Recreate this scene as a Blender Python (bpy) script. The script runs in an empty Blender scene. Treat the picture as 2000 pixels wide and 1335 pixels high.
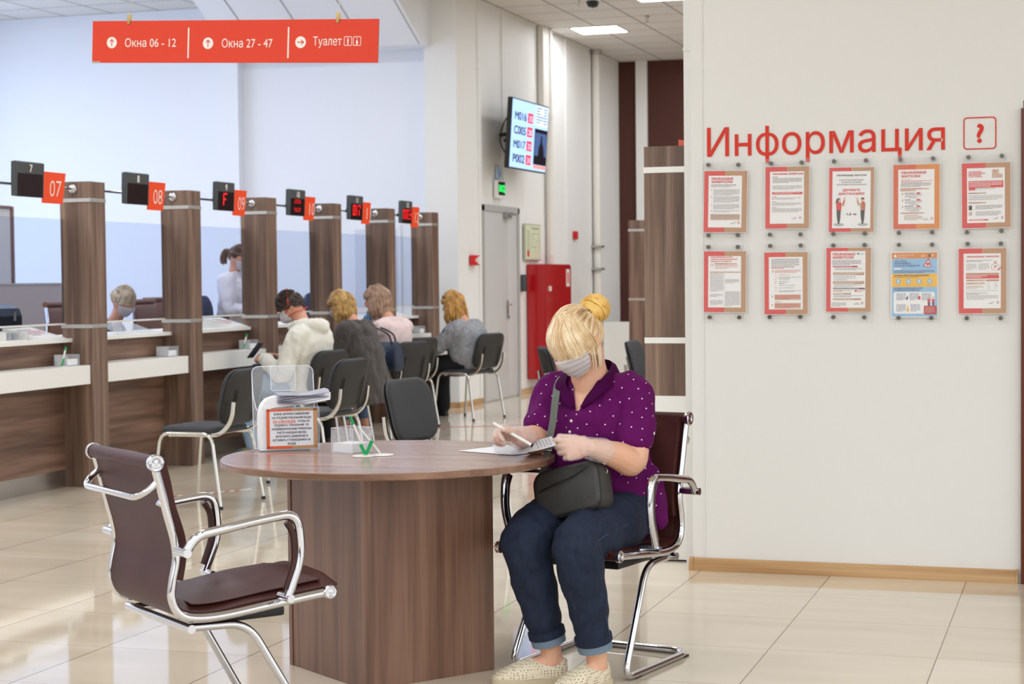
import bpy, bmesh, math, random
from mathutils import Vector as V, Matrix as M, noise, geometry
R = math.radians
S = bpy.context.scene
COL = S.collection
PI = math.pi

# ------------------------------------------------------------------ camera
cam_d = bpy.data.cameras.new('camera')
cam = bpy.data.objects.new('camera', cam_d)
COL.objects.link(cam)
S.camera = cam
cam_d.sensor_width = 36.0
cam_d.lens = 63.026
cam_d.clip_end = 200
cam_d.dof.use_dof = True
cam_d.dof.focus_distance = 6.3
cam_d.dof.aperture_fstop = 6.3
_pitch, _yaw, _roll = .0362, -.3099, -.0099
_fw = V((math.sin(_yaw) * math.cos(_pitch), math.cos(_yaw) * math.cos(_pitch), -math.sin(_pitch)))
_rt = V((math.cos(_yaw), -math.sin(_yaw), 0))
_up = _rt.cross(_fw)
_r2 = math.cos(_roll) * _rt + math.sin(_roll) * _up
_u2 = -math.sin(_roll) * _rt + math.cos(_roll) * _up
cam.matrix_world = M(((_r2.x, _u2.x, -_fw.x, 0), (_r2.y, _u2.y, -_fw.y, 0), (_r2.z, _u2.z, -_fw.z, 1.3716), (0, 0, 0, 1)))

# ------------------------------------------------------------------ light and exposure
S.view_settings.view_transform = 'Standard'
S.view_settings.look = 'None'
S.view_settings.exposure = 0.12
S.view_settings.gamma = 1.0
S.view_settings.use_curve_mapping = False
S.cycles.use_denoising = True
S.cycles.max_bounces = 8
S.cycles.transparent_max_bounces = 24
S.cycles.caustics_reflective = False
S.cycles.caustics_refractive = False
S.cycles.sample_clamp_indirect = 6

W = bpy.data.worlds.new('daylight')
S.world = W
W.use_nodes = True
_nt = W.node_tree      # daylight from the open side behind the camera: bright sky above, grey paving below
_tc = _nt.nodes.new('ShaderNodeTexCoord'); _sp = _nt.nodes.new('ShaderNodeSeparateXYZ'); _rp = _nt.nodes.new('ShaderNodeValToRGB')
_rp.color_ramp.elements[0].position = .47; _rp.color_ramp.elements[0].color = (.24, .235, .23, 1)
_rp.color_ramp.elements[1].position = .53; _rp.color_ramp.elements[1].color = (.93, .965, 1.0, 1)
_ma = _nt.nodes.new('ShaderNodeMath'); _ma.operation = 'MULTIPLY_ADD'; _ma.inputs[1].default_value = .5; _ma.inputs[2].default_value = .5
_nt.links.new(_tc.outputs['Generated'], _sp.inputs[0]); _nt.links.new(_sp.outputs[2], _ma.inputs[0]); _nt.links.new(_ma.outputs[0], _rp.inputs[0])
_nt.links.new(_rp.outputs[0], _nt.nodes['Background'].inputs[0])
_nt.nodes['Background'].inputs[1].default_value = 1.8
PANEL_STRENGTH = 23.0

def area(name, loc, rot, sx, sy, power, col):
    d = bpy.data.lights.new(name, 'AREA')
    d.shape = 'RECTANGLE'; d.size = sx; d.size_y = sy; d.energy = power; d.color = col
    o = bpy.data.objects.new(name, d); COL.objects.link(o)
    o.location = loc; o.rotation_euler = rot
    return o
# daylight from the staff-side windows (bluish), in front of the windowed wall at X = -12.4
area('window_daylight', (-12.4, 12.9, 2.3), (0, R(-90), 0), 3.4, 9.2, 84, (.5, .68, 1.0))

# ------------------------------------------------------------------ helpers
def lin(h):
    if isinstance(h, str):
        h = h.lstrip('#'); c = [int(h[i:i + 2], 16) / 255 for i in (0, 2, 4)]
    else:
        c = [x / 255 for x in h]
    return tuple(x / 12.92 if x <= .04045 else ((x + .055) / 1.055) ** 2.4 for x in c) + (1.0,)

MATS = {}
def mat(name, col=None, rough=.5, metal=0., bump=None, spec=.5, var=None, trans=0., alpha=1., coat=0., emit=None, estr=1., ior=1.45, sheen=0., sss=0.):
    if name in MATS: return MATS[name]
    m = bpy.data.materials.new(name); MATS[name] = m
    m.use_nodes = True
    nt = m.node_tree; b = nt.nodes['Principled BSDF']
    c = lin(col) if col is not None else (.8, .8, .8, 1)
    b.inputs['Base Color'].default_value = c
    b.inputs['Roughness'].default_value = rough
    b.inputs['Metallic'].default_value = metal
    b.inputs['Specular IOR Level'].default_value = spec
    b.inputs['IOR'].default_value = ior
    b.inputs['Transmission Weight'].default_value = trans
    b.inputs['Alpha'].default_value = alpha
    b.inputs['Coat Weight'].default_value = coat
    b.inputs['Sheen Weight'].default_value = sheen
    if sss:
        b.inputs['Subsurface Weight'].default_value = sss
        b.inputs['Subsurface Radius'].default_value = (.012, .005, .003)
        b.inputs['Subsurface Scale'].default_value = 1.0
    if emit is not None:
        b.inputs['Emission Color'].default_value = lin(emit); b.inputs['Emission Strength'].default_value = estr
    tc = None
    def coord():
        nonlocal tc
        if tc is None: tc = nt.nodes.new('ShaderNodeTexCoord')
        return tc.outputs['Object']
    if var:      # (colour 2, scale, stretch (x,y,z), detail, contrast)
        col2, sc, st, det, con = var
        mp = nt.nodes.new('ShaderNodeMapping'); mp.inputs['Scale'].default_value = st
        nt.links.new(coord(), mp.inputs[0])
        n = nt.nodes.new('ShaderNodeTexNoise'); n.inputs['Scale'].default_value = sc; n.inputs['Detail'].default_value = det
        nt.links.new(mp.outputs[0], n.inputs['Vector'])
        rp = nt.nodes.new('ShaderNodeValToRGB')
        rp.color_ramp.elements[0].position = .5 - con; rp.color_ramp.elements[1].position = .5 + con
        rp.color_ramp.elements[0].color = c; rp.color_ramp.elements[1].color = lin(col2)
        nt.links.new(n.outputs['Fac'], rp.inputs[0]); nt.links.new(rp.outputs[0], b.inputs['Base Color'])
    if bump:     # (scale, strength[, stretch])
        n2 = nt.nodes.new('ShaderNodeTexNoise'); n2.inputs['Scale'].default_value = bump[0]; n2.inputs['Detail'].default_value = 4
        if len(bump) > 2:
            mp2 = nt.nodes.new('ShaderNodeMapping'); mp2.inputs['Scale'].default_value = bump[2]
            nt.links.new(coord(), mp2.inputs[0]); nt.links.new(mp2.outputs[0], n2.inputs['Vector'])
        else:
            nt.links.new(coord(), n2.inputs['Vector'])
        bp = nt.nodes.new('ShaderNodeBump'); bp.inputs['Strength'].default_value = bump[1]; bp.inputs['Distance'].default_value = .01
        nt.links.new(n2.outputs['Fac'], bp.inputs['Height']); nt.links.new(bp.outputs[0], b.inputs['Normal'])
    return m

def wood(name, dark, mid, light, axis='Z', rough=.38, sc=1.0):
    if name in MATS: return MATS[name]
    m = bpy.data.materials.new(name); MATS[name] = m; m.use_nodes = True
    nt = m.node_tree; b = nt.nodes['Principled BSDF']; L = nt.links.new
    tc = nt.nodes.new('ShaderNodeTexCoord'); oi = nt.nodes.new('ShaderNodeObjectInfo')
    add = nt.nodes.new('ShaderNodeVectorMath'); add.operation = 'MULTIPLY_ADD'
    cmb = nt.nodes.new('ShaderNodeCombineXYZ')
    for i in range(3): L(oi.outputs['Random'], cmb.inputs[i])
    add.inputs[1].default_value = (7.3, 5.1, 3.7)
    L(cmb.outputs[0], add.inputs[0]); L(tc.outputs['Object'], add.inputs[2])
    def noi(st, scale, det, dist):
        mp = nt.nodes.new('ShaderNodeMapping'); mp.inputs['Scale'].default_value = st
        L(add.outputs[0], mp.inputs[0])
        n = nt.nodes.new('ShaderNodeTexNoise'); n.inputs['Scale'].default_value = scale * sc
        n.inputs['Detail'].default_value = det; n.inputs['Distortion'].default_value = dist
        L(mp.outputs[0], n.inputs['Vector']); return n.outputs['Fac']
    k = {'X': 0, 'Y': 1, 'Z': 2}[axis]
    s1 = [1, 1, 1]; s1[k] = .05
    s2 = [1, 1, 1]; s2[k] = .02
    a = noi(s1, 14, 6, .5); f = noi(s2, 110, 4, 0)
    mx = nt.nodes.new('ShaderNodeMath'); mx.operation = 'MULTIPLY_ADD'; mx.inputs[1].default_value = .3
    L(f, mx.inputs[0]); L(a, mx.inputs[2])
    rp = nt.nodes.new('ShaderNodeValToRGB'); e = rp.color_ramp.elements
    e[0].position = .44; e[0].color = lin(dark); e[1].position = .86; e[1].color = lin(light)
    q = rp.color_ramp.elements.new(.64); q.color = lin(mid)
    L(mx.outputs[0], rp.inputs[0]); L(rp.outputs[0], b.inputs['Base Color'])
    b.inputs['Roughness'].default_value = rough
    bp = nt.nodes.new('ShaderNodeBump'); bp.inputs['Strength'].default_value = .05; bp.inputs['Distance'].default_value = .005
    L(f, bp.inputs['Height']); L(bp.outputs[0], b.inputs['Normal'])
    return m

def fillet(pts, rad, n=6, closed=False):
    pts = [V(p) for p in pts]; out = []
    N = len(pts)
    for i, p in enumerate(pts):
        if not closed and (i == 0 or i == N - 1):
            out.append(p); continue
        a = pts[i - 1] - p; b = pts[(i + 1) % N] - p
        r = min(rad, a.length * .49, b.length * .49)
        a = p + a.normalized() * r; b = p + b.normalized() * r
        for k in range(n + 1):
            t = k / n
            out.append(a * (1 - t) ** 2 + p * 2 * t * (1 - t) + b * t * t)
    return out

def spline(pts, n=6):
    pts = [V(p) for p in pts]; out = []
    for i in range(len(pts) - 1):
        p0 = pts[max(i - 1, 0)]; p1 = pts[i]; p2 = pts[i + 1]; p3 = pts[min(i + 2, len(pts) - 1)]
        for k in range(n):
            t = k / n
            out.append(.5 * ((2 * p1) + (p2 - p0) * t + (2 * p0 - 5 * p1 + 4 * p2 - p3) * t * t + (3 * p1 - p0 - 3 * p2 + p3) * t ** 3))
    out.append(pts[-1]); return out

def lerp(a, b, t): return a + (b - a) * t

class MB:
    def __init__(s):
        s.bm = bmesh.new(); s.mi = 0
    def _new(s, geom_faces):
        for f in geom_faces: f.material_index = s.mi
    def box(s, c, d, rz=0, bev=0, rot=None):
        mt = M.Translation(V(c)) @ (rot.to_4x4() if rot is not None else M.Rotation(rz, 4, 'Z')) @ M.Diagonal(V((d[0], d[1], d[2], 1)))
        r = bmesh.ops.create_cube(s.bm, size=1, matrix=mt)
        fs = {f for v in r['verts'] for f in v.link_faces}
        s._new(fs)
        if bev:
            es = list({e for v in r['verts'] for e in v.link_edges})
            k = bmesh.ops.bevel(s.bm, geom=es, offset=bev, segments=2, affect='EDGES', profile=.6)
            s._new(k['faces'])
        return s
    def bx(s, x0, x1, y0, y1, z0, z1, bev=0):
        return s.box(((x0 + x1) / 2, (y0 + y1) / 2, (z0 + z1) / 2), (abs(x1 - x0), abs(y1 - y0), abs(z1 - z0)), 0, bev)
    def loft(s, rings, cap=True, closed=False):
        vs = [[s.bm.verts.new(p) for p in r] for r in rings]
        n = len(vs[0]); fs = []
        K = len(vs) if closed else len(vs) - 1
        for i in range(K):
            a = vs[i]; b = vs[(i + 1) % len(vs)]
            for j in range(n):
                fs.append(s.bm.faces.new((a[j], a[(j + 1) % n], b[(j + 1) % n], b[j])))
        if cap and not closed:
            fs.append(s.bm.faces.new(list(reversed(vs[0])))); fs.append(s.bm.faces.new(vs[-1]))
        s._new(fs); return s
    def sheet(s, rows):
        vs = [[s.bm.verts.new(p) for p in r] for r in rows]; fs = []
        for i in range(len(vs) - 1):
            for j in range(len(vs[0]) - 1):
                fs.append(s.bm.faces.new((vs[i][j], vs[i][j + 1], vs[i + 1][j + 1], vs[i + 1][j])))
        s._new(fs); return s
    def tube(s, pts, r, seg=10, closed=False, flat=None, cap=True, up=None):
        pts = [V(p) for p in pts]; N = len(pts)
        rr = r if callable(r) else (lambda t: r)
        def tan(i):
            if closed: return (pts[(i + 1) % N] - pts[i - 1]).normalized()
            return (pts[min(i + 1, N - 1)] - pts[max(i - 1, 0)]).normalized()
        t0 = tan(0); u = up or (V((0, 0, 1)) if abs(t0.z) < .9 else V((1, 0, 0)))
        u = (u - t0 * u.dot(t0)).normalized(); rings = []
        for i in range(N):
            t = tan(i); u = (u - t * u.dot(t)); u.normalize(); w = t.cross(u)
            q = rr(i / max(N - 1, 1)); fl = flat or 1
            rings.append([pts[i] + u * (math.cos(a) * q * fl) + w * (math.sin(a) * q) for a in (2 * PI * k / seg for k in range(seg))])
        return s.loft(rings, cap, closed)
    def cyl(s, a, b, r, r2=None, seg=20):
        r2 = r if r2 is None else r2
        return s.tube([a, b], lambda t: lerp(r, r2, t), seg)
    def lathe(s, prof, c=(0, 0, 0), seg=32, rot=None):
        c = V(c); rings = []
        for r, z in prof:
            ring = [V((max(r, 1e-4) * math.cos(2 * PI * k / seg), max(r, 1e-4) * math.sin(2 * PI * k / seg), z)) for k in range(seg)]
            rings.append([c + (rot @ p if rot else p) for p in ring])
        return s.loft(rings)
    def ball(s, c, r, rot=None, seg=20):
        r = (r, r, r) if not hasattr(r, '__len__') else r
        mt = M.Translation(V(c)) @ (rot.to_4x4() if rot else M()) @ M.Diagonal(V((r[0], r[1], r[2], 1)))
        k = bmesh.ops.create_uvsphere(s.bm, u_segments=seg, v_segments=max(6, seg // 2), radius=1, matrix=mt)
        s._new({f for v in k['verts'] for f in v.link_faces}); return s
    def prism(s, poly, z0, z1, mt=None):
        mt = mt or M()
        a = [mt @ V((x, y, z0)) for x, y in poly]; b = [mt @ V((x, y, z1)) for x, y in poly]
        return s.loft([a, b])
    def limb(s, P, Rr, seg=14, n=5):
        """round tapering limb with rounded ends"""
        P = [V(p) for p in P]
        pts = spline(P, n); rad = [v.x for v in spline([V((r, 0, 0)) for r in Rr], n)]
        t0 = (pts[1] - pts[0]).normalized(); t1 = (pts[-1] - pts[-2]).normalized()
        pre = [(pts[0] - t0 * rad[0] * k, rad[0] * math.sqrt(max(1 - k * k, .0))) for k in (.98, .85, .5)]
        post = [(pts[-1] + t1 * rad[-1] * k, rad[-1] * math.sqrt(max(1 - k * k, .0))) for k in (.5, .85, .98)]
        allp = [p for p, _ in pre] + pts + [p for p, _ in post]
        allr = [r for _, r in pre] + rad + [r for _, r in post]
        N = len(allp)
        return s.tube(allp, lambda t: allr[min(N - 1, int(round(t * (N - 1))))], seg)
    def text(s, body, size, mt, width=None, bold=0., align='LEFT', ext=.0):
        c = bpy.data.curves.new('t', 'FONT'); c.body = body; c.size = size; c.align_x = align
        o = bpy.data.objects.new('t', c); COL.objects.link(o)
        cu = o.to_curve(bpy.context.evaluated_depsgraph_get())
        loops = []
        for sp_ in cu.splines:
            pts = []; bp = sp_.bezier_points; n = len(bp)
            for k in range(n):
                a, b = bp[k], bp[(k + 1) % n]
                straight = (a.handle_right - a.co).cross(b.co - a.co).length < 1e-9 and (b.handle_left - b.co).cross(b.co - a.co).length < 1e-9
                q = [a.co.copy()] if straight else geometry.interpolate_bezier(a.co, a.handle_right, b.handle_left, b.co, 5)[:-1]
                pts += [(p.x, p.y) for p in q]
            cl = [p for k, p in enumerate(pts) if math.hypot(p[0] - pts[k - 1][0], p[1] - pts[k - 1][1]) > 1e-6]
            if len(cl) > 2: loops.append(cl)
        o.to_curve_clear(); bpy.data.objects.remove(o); bpy.data.curves.remove(c)
        if not loops: return s
        def sarea(l): return sum(l[k - 1][0] * l[k][1] - l[k][0] * l[k - 1][1] for k in range(len(l))) / 2
        def inside(p, l):
            r = False
            for k in range(len(l)):
                (x0, y0), (x1, y1) = l[k - 1], l[k]
                if (y0 > p[1]) != (y1 > p[1]) and p[0] < (x1 - x0) * (p[1] - y0) / (y1 - y0) + x0: r = not r
            return r
        # glyph by glyph (contours whose x ranges overlap): the largest contour tells which way outlines run
        order = sorted(loops, key=lambda l: min(p[0] for p in l)); glyphs = []; gx = -1e9
        for l in order:
            x0, x1 = min(p[0] for p in l), max(p[0] for p in l)
            if glyphs and x0 < gx - 1e-6: glyphs[-1].append(l); gx = max(gx, x1)
            else: glyphs.append([l]); gx = x1
        xs = [p[0] for l in loops for p in l]; kx = (width / (max(xs) - min(xs))) if width else 1
        fs = []; num = 0; up = mt.to_3x3() @ V((0, 0, 1))
        for gl in glyphs:
            sg = 1 if sarea(max(gl, key=lambda l: abs(sarea(l)))) > 0 else -1
            if bold:
                nl = []
                for l in gl:
                    m_ = []
                    for q in range(len(l)):
                        d = V((l[(q + 1) % len(l)][0] - l[q - 1][0], l[(q + 1) % len(l)][1] - l[q - 1][1])); d.normalize()
                        m_.append((l[q][0] + d.y * bold * sg, l[q][1] - d.x * bold * sg))
                    nl.append(m_)
                gl = nl
            outs = [l for l in gl if sarea(l) * sg > 0]; holes = [l for l in gl if sarea(l) * sg <= 0]
            for ol in outs:
                num += 1
                grp = [ol] + [h for h in holes if inside(h[0], ol) and abs(sarea(h)) < abs(sarea(ol))]
                flat = [V(p) for l in grp for p in l]; ed = []; b0 = 0
                for l in grp:
                    ed += [(b0 + q, b0 + (q + 1) % len(l)) for q in range(len(l))]; b0 += len(l)
                vo, _, fo, _, _, _ = geometry.delaunay_2d_cdt(flat, ed, [], 0, 1e-7)
                z = ext + (num % 2) * .00003
                vs = [s.bm.verts.new(mt @ V((p.x * kx, p.y, z))) for p in vo]
                for t3 in fo:
                    cx = sum(vo[q].x for q in t3) / 3; cy = sum(vo[q].y for q in t3) / 3
                    if sum(inside((cx, cy), l) for l in grp) % 2 == 0: continue
                    f = s.bm.faces.new([vs[q] for q in t3]); f.normal_update()
                    if f.normal.dot(up) < 0: f.normal_flip()
                    fs.append(f)
                if ext:
                    for l in grp:
                        a = [s.bm.verts.new(mt @ V((x * kx, y, z))) for x, y in l]; b = [s.bm.verts.new(mt @ V((x * kx, y, 0))) for x, y in l]
                        for q in range(len(l)): fs.append(s.bm.faces.new((a[q], a[(q + 1) % len(l)], b[(q + 1) % len(l)], b[q])))
        s._new(fs)
        return s
    def rect(s, mt, u0, v0, u1, v1, w=0.):
        f = s.bm.faces.new([s.bm.verts.new(mt @ V(p)) for p in ((u0, v0, w), (u1, v0, w), (u1, v1, w), (u0, v1, w))])
        s._new([f]); return s
    def disc(s, mt, u, v, r, w=0., seg=20, ry=None):
        ry = ry or r
        f = s.bm.faces.new([s.bm.verts.new(mt @ V((u + r * math.cos(2 * PI * k / seg), v + ry * math.sin(2 * PI * k / seg), w))) for k in range(seg)])
        s._new([f]); return s
    def poly(s, mt, pts, w=0.):
        f = s.bm.faces.new([s.bm.verts.new(mt @ V((x, y, w))) for x, y in pts]); s._new([f]); return s
    def ring(s, mt, pts_in, pts_out, w=0.):
        a = [s.bm.verts.new(mt @ V((x, y, w))) for x, y in pts_in]; b = [s.bm.verts.new(mt @ V((x, y, w))) for x, y in pts_out]
        n = len(a); s._new([s.bm.faces.new((a[i], b[i], b[(i + 1) % n], a[(i + 1) % n])) for i in range(n)]); return s
    def displace(s, fn):
        s.bm.normal_update()
        for v in s.bm.verts: v.co += v.normal * fn(v.co)
        return s
    def voxel(s, size, it=2, adapt=0.):
        bmesh.ops.recalc_face_normals(s.bm, faces=s.bm.faces)
        me = bpy.data.meshes.new('v'); s.bm.to_mesh(me)
        o = bpy.data.objects.new('v', me); COL.objects.link(o)
        md = o.modifiers.new('r', 'REMESH'); md.mode = 'VOXEL'; md.voxel_size = size; md.adaptivity = adapt
        dg = bpy.context.evaluated_depsgraph_get()
        m2 = bpy.data.meshes.new_from_object(o.evaluated_get(dg))
        s.bm.free(); s.bm = bmesh.new(); s.bm.from_mesh(m2)
        bpy.data.objects.remove(o); bpy.data.meshes.remove(me); bpy.data.meshes.remove(m2)
        for _ in range(it): bmesh.ops.smooth_vert(s.bm, verts=s.bm.verts, factor=.5, use_axis_x=True, use_axis_y=True, use_axis_z=True)
        return s
    def build(s, name, m, parent=None, smooth=40, loc=None, recalc=True):
        if recalc: bmesh.ops.recalc_face_normals(s.bm, faces=s.bm.faces)
        me = bpy.data.meshes.new(name); s.bm.to_mesh(me); s.bm.free()
        for q in (m if isinstance(m, (list, tuple)) else [m]): me.materials.append(q)
        if smooth:
            me.polygons.foreach_set('use_smooth', [True] * len(me.polygons))
            me.set_sharp_from_angle(angle=R(smooth))
        o = bpy.data.objects.new(name, me); COL.objects.link(o)
        if parent: o.parent = parent
        if loc: o.location = loc
        return o

def tag(o, label=None, cat=None, group=None, kind=None):
    if label: o['label'] = label
    if cat: o['category'] = cat
    if group: o['group'] = group
    if kind: o['kind'] = kind
    return o
def thing(name, label, cat, loc=(0, 0, 0), rz=0, group=None):
    o = bpy.data.objects.new(name, None); COL.objects.link(o)
    o.empty_display_size = .05
    o.location = loc; o.rotation_euler = (0, 0, rz)
    return tag(o, label, cat, group)
def struct(name, mb, m, **k):
    return tag(mb.build(name, m, **k), kind='structure')
def kids(o): return [c for c in bpy.data.objects if c.parent == o]
def dup(o, loc=None, rz=None, label=None, parent=None):
    c = o.copy(); COL.objects.link(c)
    if parent: c.parent = parent
    for ch in kids(o): dup(ch, parent=c)
    if loc is not None: c.location = loc
    if rz is not None: c.rotation_euler = (0, 0, rz)
    if label: c['label'] = label
    return c
# planes for lettering: u to the right, v up, w out of the surface
def face_ny(x, y, z): return M(((1, 0, 0, x), (0, 0, -1, y), (0, 1, 0, z), (0, 0, 0, 1)))       # seen from -Y
def face_px(x, y, z): return M(((0, 0, 1, x), (1, 0, 0, y), (0, 1, 0, z), (0, 0, 0, 1)))        # seen from +X
def rrect(x0, y0, x1, y1, r, n=5):
    out = []
    for cx, cy, a0 in ((x1 - r, y0 + r, -90), (x1 - r, y1 - r, 0), (x0 + r, y1 - r, 90), (x0 + r, y0 + r, 180)):
        for k in range(n + 1):
            a = R(a0 + 90 * k / n); out.append((cx + r * math.cos(a), cy + r * math.sin(a)))
    return out
# ------------------------------------------------------------------ materials
WALL = mat('wall_paint', (232, 231, 227), .55, bump=(900, .12, (1, 1, 2.5)))
WALLB = mat('staff_wall_paint', (236, 238, 244), .6)
CEIL_T = None
CHROME = mat('chrome', (208, 208, 212), .08, 1.0)
STEEL = mat('brushed_steel', (190, 188, 182), .28, 1.0)
ALU = mat('silver_band', (205, 203, 200), .3, .6)
WHITE = mat('white_laminate', (244, 243, 238), .35)
WHITEP = mat('white_plastic', (232, 231, 226), .35)
PAPER = mat('white_paper', (240, 240, 242), .7)
BLACKP = mat('black_plastic', (24, 24, 26), .4)
GREYP = mat('dark_grey_plastic', (72, 76, 78), .5)
ORANGE = mat('orange_plastic', (255, 82, 32), .4)
SIGNRED = mat('sign_orange_red', (226, 62, 30), .45)
LETW = mat('white_lettering', (250, 240, 232), .5)
LETR = mat('red_lettering', (216, 46, 18), .45)
RED = mat('red_enamel', (176, 14, 22), .18, coat=.4)
BROWNW = mat('brown_wall_paint', (74, 34, 22), .6)
PIL = wood('pillar_walnut', (86, 66, 55), (118, 94, 80), (156, 130, 112), 'Z')
PANH = wood('counter_walnut', (84, 61, 50), (116, 88, 73), (146, 116, 98), 'Y')
TABLEW = wood('table_walnut', (92, 64, 51), (121, 88, 71), (146, 112, 92), 'Z')
TABLET = wood('tabletop_walnut', (136, 106, 92), (160, 128, 113), (182, 150, 135), 'X', rough=.2)
OAK = wood('oak_skirting', (160, 120, 78), (186, 146, 100), (206, 170, 124), 'X')
OAKY = wood('oak_skirting_side', (160, 120, 78), (186, 146, 100), (206, 170, 124), 'Y')

def tile_floor():
    m = bpy.data.materials.new('polished_beige_tile'); m.use_nodes = True
    nt = m.node_tree; L = nt.links.new; b = nt.nodes['Principled BSDF']
    g = nt.nodes.new('ShaderNodeNewGeometry')
    sub = nt.nodes.new('ShaderNodeVectorMath'); sub.operation = 'SUBTRACT'; sub.inputs[1].default_value = (-1.104 - 60, 5.898 - 60, 0)
    L(g.outputs['Position'], sub.inputs[0])
    sc = nt.nodes.new('ShaderNodeVectorMath'); sc.operation = 'DIVIDE'; sc.inputs[1].default_value = (.6, .6, 1)
    L(sub.outputs[0], sc.inputs[0])
    fr = nt.nodes.new('ShaderNodeVectorMath'); fr.operation = 'FRACTION'; L(sc.outputs[0], fr.inputs[0])
    fl = nt.nodes.new('ShaderNodeVectorMath'); fl.operation = 'FLOOR'; L(sc.outputs[0], fl.inputs[0])
    sep = nt.nodes.new('ShaderNodeSeparateXYZ'); L(fr.outputs[0], sep.inputs[0])
    def edge(out, w):
        a = nt.nodes.new('ShaderNodeMath'); a.operation = 'PINGPONG'; a.inputs[1].default_value = .5; L(out, a.inputs[0])
        c = nt.nodes.new('ShaderNodeMath'); c.operation = 'LESS_THAN'; c.inputs[1].default_value = w; L(a.outputs[0], c.inputs[0])
        return c.outputs[0]
    ex = edge(sep.outputs[0], .0036); ey = edge(sep.outputs[1], .0022)
    wn = nt.nodes.new('ShaderNodeTexWhiteNoise'); wn.noise_dimensions = '2D'; L(fl.outputs[0], wn.inputs['Vector'])
    vn = nt.nodes.new('ShaderNodeTexNoise'); vn.inputs['Scale'].default_value = 1.1; vn.inputs['Detail'].default_value = 5
    mp = nt.nodes.new('ShaderNodeMapping'); mp.inputs['Scale'].default_value = (1, 5, 1); L(g.outputs['Position'], mp.inputs[0]); L(mp.outputs[0], vn.inputs['Vector'])
    ad = nt.nodes.new('ShaderNodeMath'); ad.operation = 'MULTIPLY_ADD'; ad.inputs[1].default_value = .35; L(wn.outputs[0], ad.inputs[0]); L(vn.outputs['Fac'], ad.inputs[2])
    rp = nt.nodes.new('ShaderNodeValToRGB'); e = rp.color_ramp.elements
    e[0].position = .35; e[0].color = lin((212, 198, 175)); e[1].position = 1; e[1].color = lin((230, 217, 196)); L(ad.outputs[0], rp.inputs[0])
    m1 = nt.nodes.new('ShaderNodeMix'); m1.data_type = 'RGBA'; L(ey, m1.inputs[0]); L(rp.outputs[0], m1.inputs[6]); m1.inputs[7].default_value = lin((150, 128, 104))
    m2 = nt.nodes.new('ShaderNodeMix'); m2.data_type = 'RGBA'; L(ex, m2.inputs[0]); L(m1.outputs[2], m2.inputs[6]); m2.inputs[7].default_value = lin((112, 92, 74))
    L(m2.outputs[2], b.inputs['Base Color'])
    b.inputs['Roughness'].default_value = .05
    b.inputs['IOR'].default_value = 1.62
    return m
TILE = tile_floor()

def tile_ceiling(name, c1, c2, seam):
    m = bpy.data.materials.new(name); m.use_nodes = True
    nt = m.node_tree; L = nt.links.new; b = nt.nodes['Principled BSDF']
    g = nt.nodes.new('ShaderNodeNewGeometry')
    sc = nt.nodes.new('ShaderNodeVectorMath'); sc.operation = 'MULTIPLY_ADD'; sc.inputs[1].default_value = (1 / .6, 1 / .6, 1); sc.inputs[2].default_value = (100.4, 100.07, 0)
    L(g.outputs['Position'], sc.inputs[0])
    fr = nt.nodes.new('ShaderNodeVectorMath'); fr.operation = 'FRACTION'; L(sc.outputs[0], fr.inputs[0])
    sep = nt.nodes.new('ShaderNodeSeparateXYZ'); L(fr.outputs[0], sep.inputs[0])
    outs = []
    for i in (0, 1):
        a = nt.nodes.new('ShaderNodeMath'); a.operation = 'PINGPONG'; a.inputs[1].default_value = .5; L(sep.outputs[i], a.inputs[0])
        c = nt.nodes.new('ShaderNodeMath'); c.operation = 'LESS_THAN'; c.inputs[1].default_value = .02; L(a.outputs[0], c.inputs[0]); outs.append(c.outputs[0])
    mx = nt.nodes.new('ShaderNodeMath'); mx.operation = 'MAXIMUM'; L(outs[0], mx.inputs[0]); L(outs[1], mx.inputs[1])
    m2 = nt.nodes.new('ShaderNodeMix'); m2.data_type = 'RGBA'; L(mx.outputs[0], m2.inputs[0])
    n = nt.nodes.new('ShaderNodeTexNoise'); n.inputs['Scale'].default_value = 60; n.inputs['Detail'].default_value = 6; L(g.outputs['Position'], n.inputs['Vector'])
    rp = nt.nodes.new('ShaderNodeValToRGB'); rp.color_ramp.elements[0].color = lin(c1); rp.color_ramp.elements[1].color = lin(c2)
    rp.color_ramp.elements[0].position = .35; rp.color_ramp.elements[1].position = .65; L(n.outputs['Fac'], rp.inputs[0])
    L(rp.outputs[0], m2.inputs[6]); m2.inputs[7].default_value = lin(seam); L(m2.outputs[2], b.inputs['Base Color'])
    b.inputs['Roughness'].default_value = .8
    return m
CEIL = tile_ceiling('ceiling_tiles', (212, 208, 202), (226, 222, 217), (150, 145, 139))

# ------------------------------------------------------------------ the hall
ZC = 4.38
struct('floor', MB().bx(-12.6, 6, -2, 25.2, -.1, 0), TILE, smooth=0)
struct('ceiling', MB().bx(-12.6, 6, 2.4, 25.2, ZC, ZC + .12), CEIL, smooth=0)
# staff zone behind the windows
struct('wall_back', MB().bx(-12.6, -6.63, 18.0, 18.25, 0, ZC), WALLB, smooth=0)
struct('wall_west', MB().bx(-12.75, -12.5, -4, 18.25, 0, ZC), WALLB, smooth=0)
b = MB(); b.rect(face_px(-12.495, 0, 0), 8.2, .5, 17.6, 4.1)
struct('window_2', b, mat('daylit_pane', (220, 232, 250), .2, emit=(190, 212, 255), estr=.8), smooth=0, recalc=False)
b = MB()
for k in range(6): b.bx(-12.5, -12.45, 8.15 + k * 1.88, 8.25 + k * 1.88, .45, 4.15)
for z in (.45, 2.9, 4.1): b.bx(-12.5, -12.45, 8.15, 17.65, z, z + .07)
struct('trim_7', b, WALLB, smooth=0)
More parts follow.
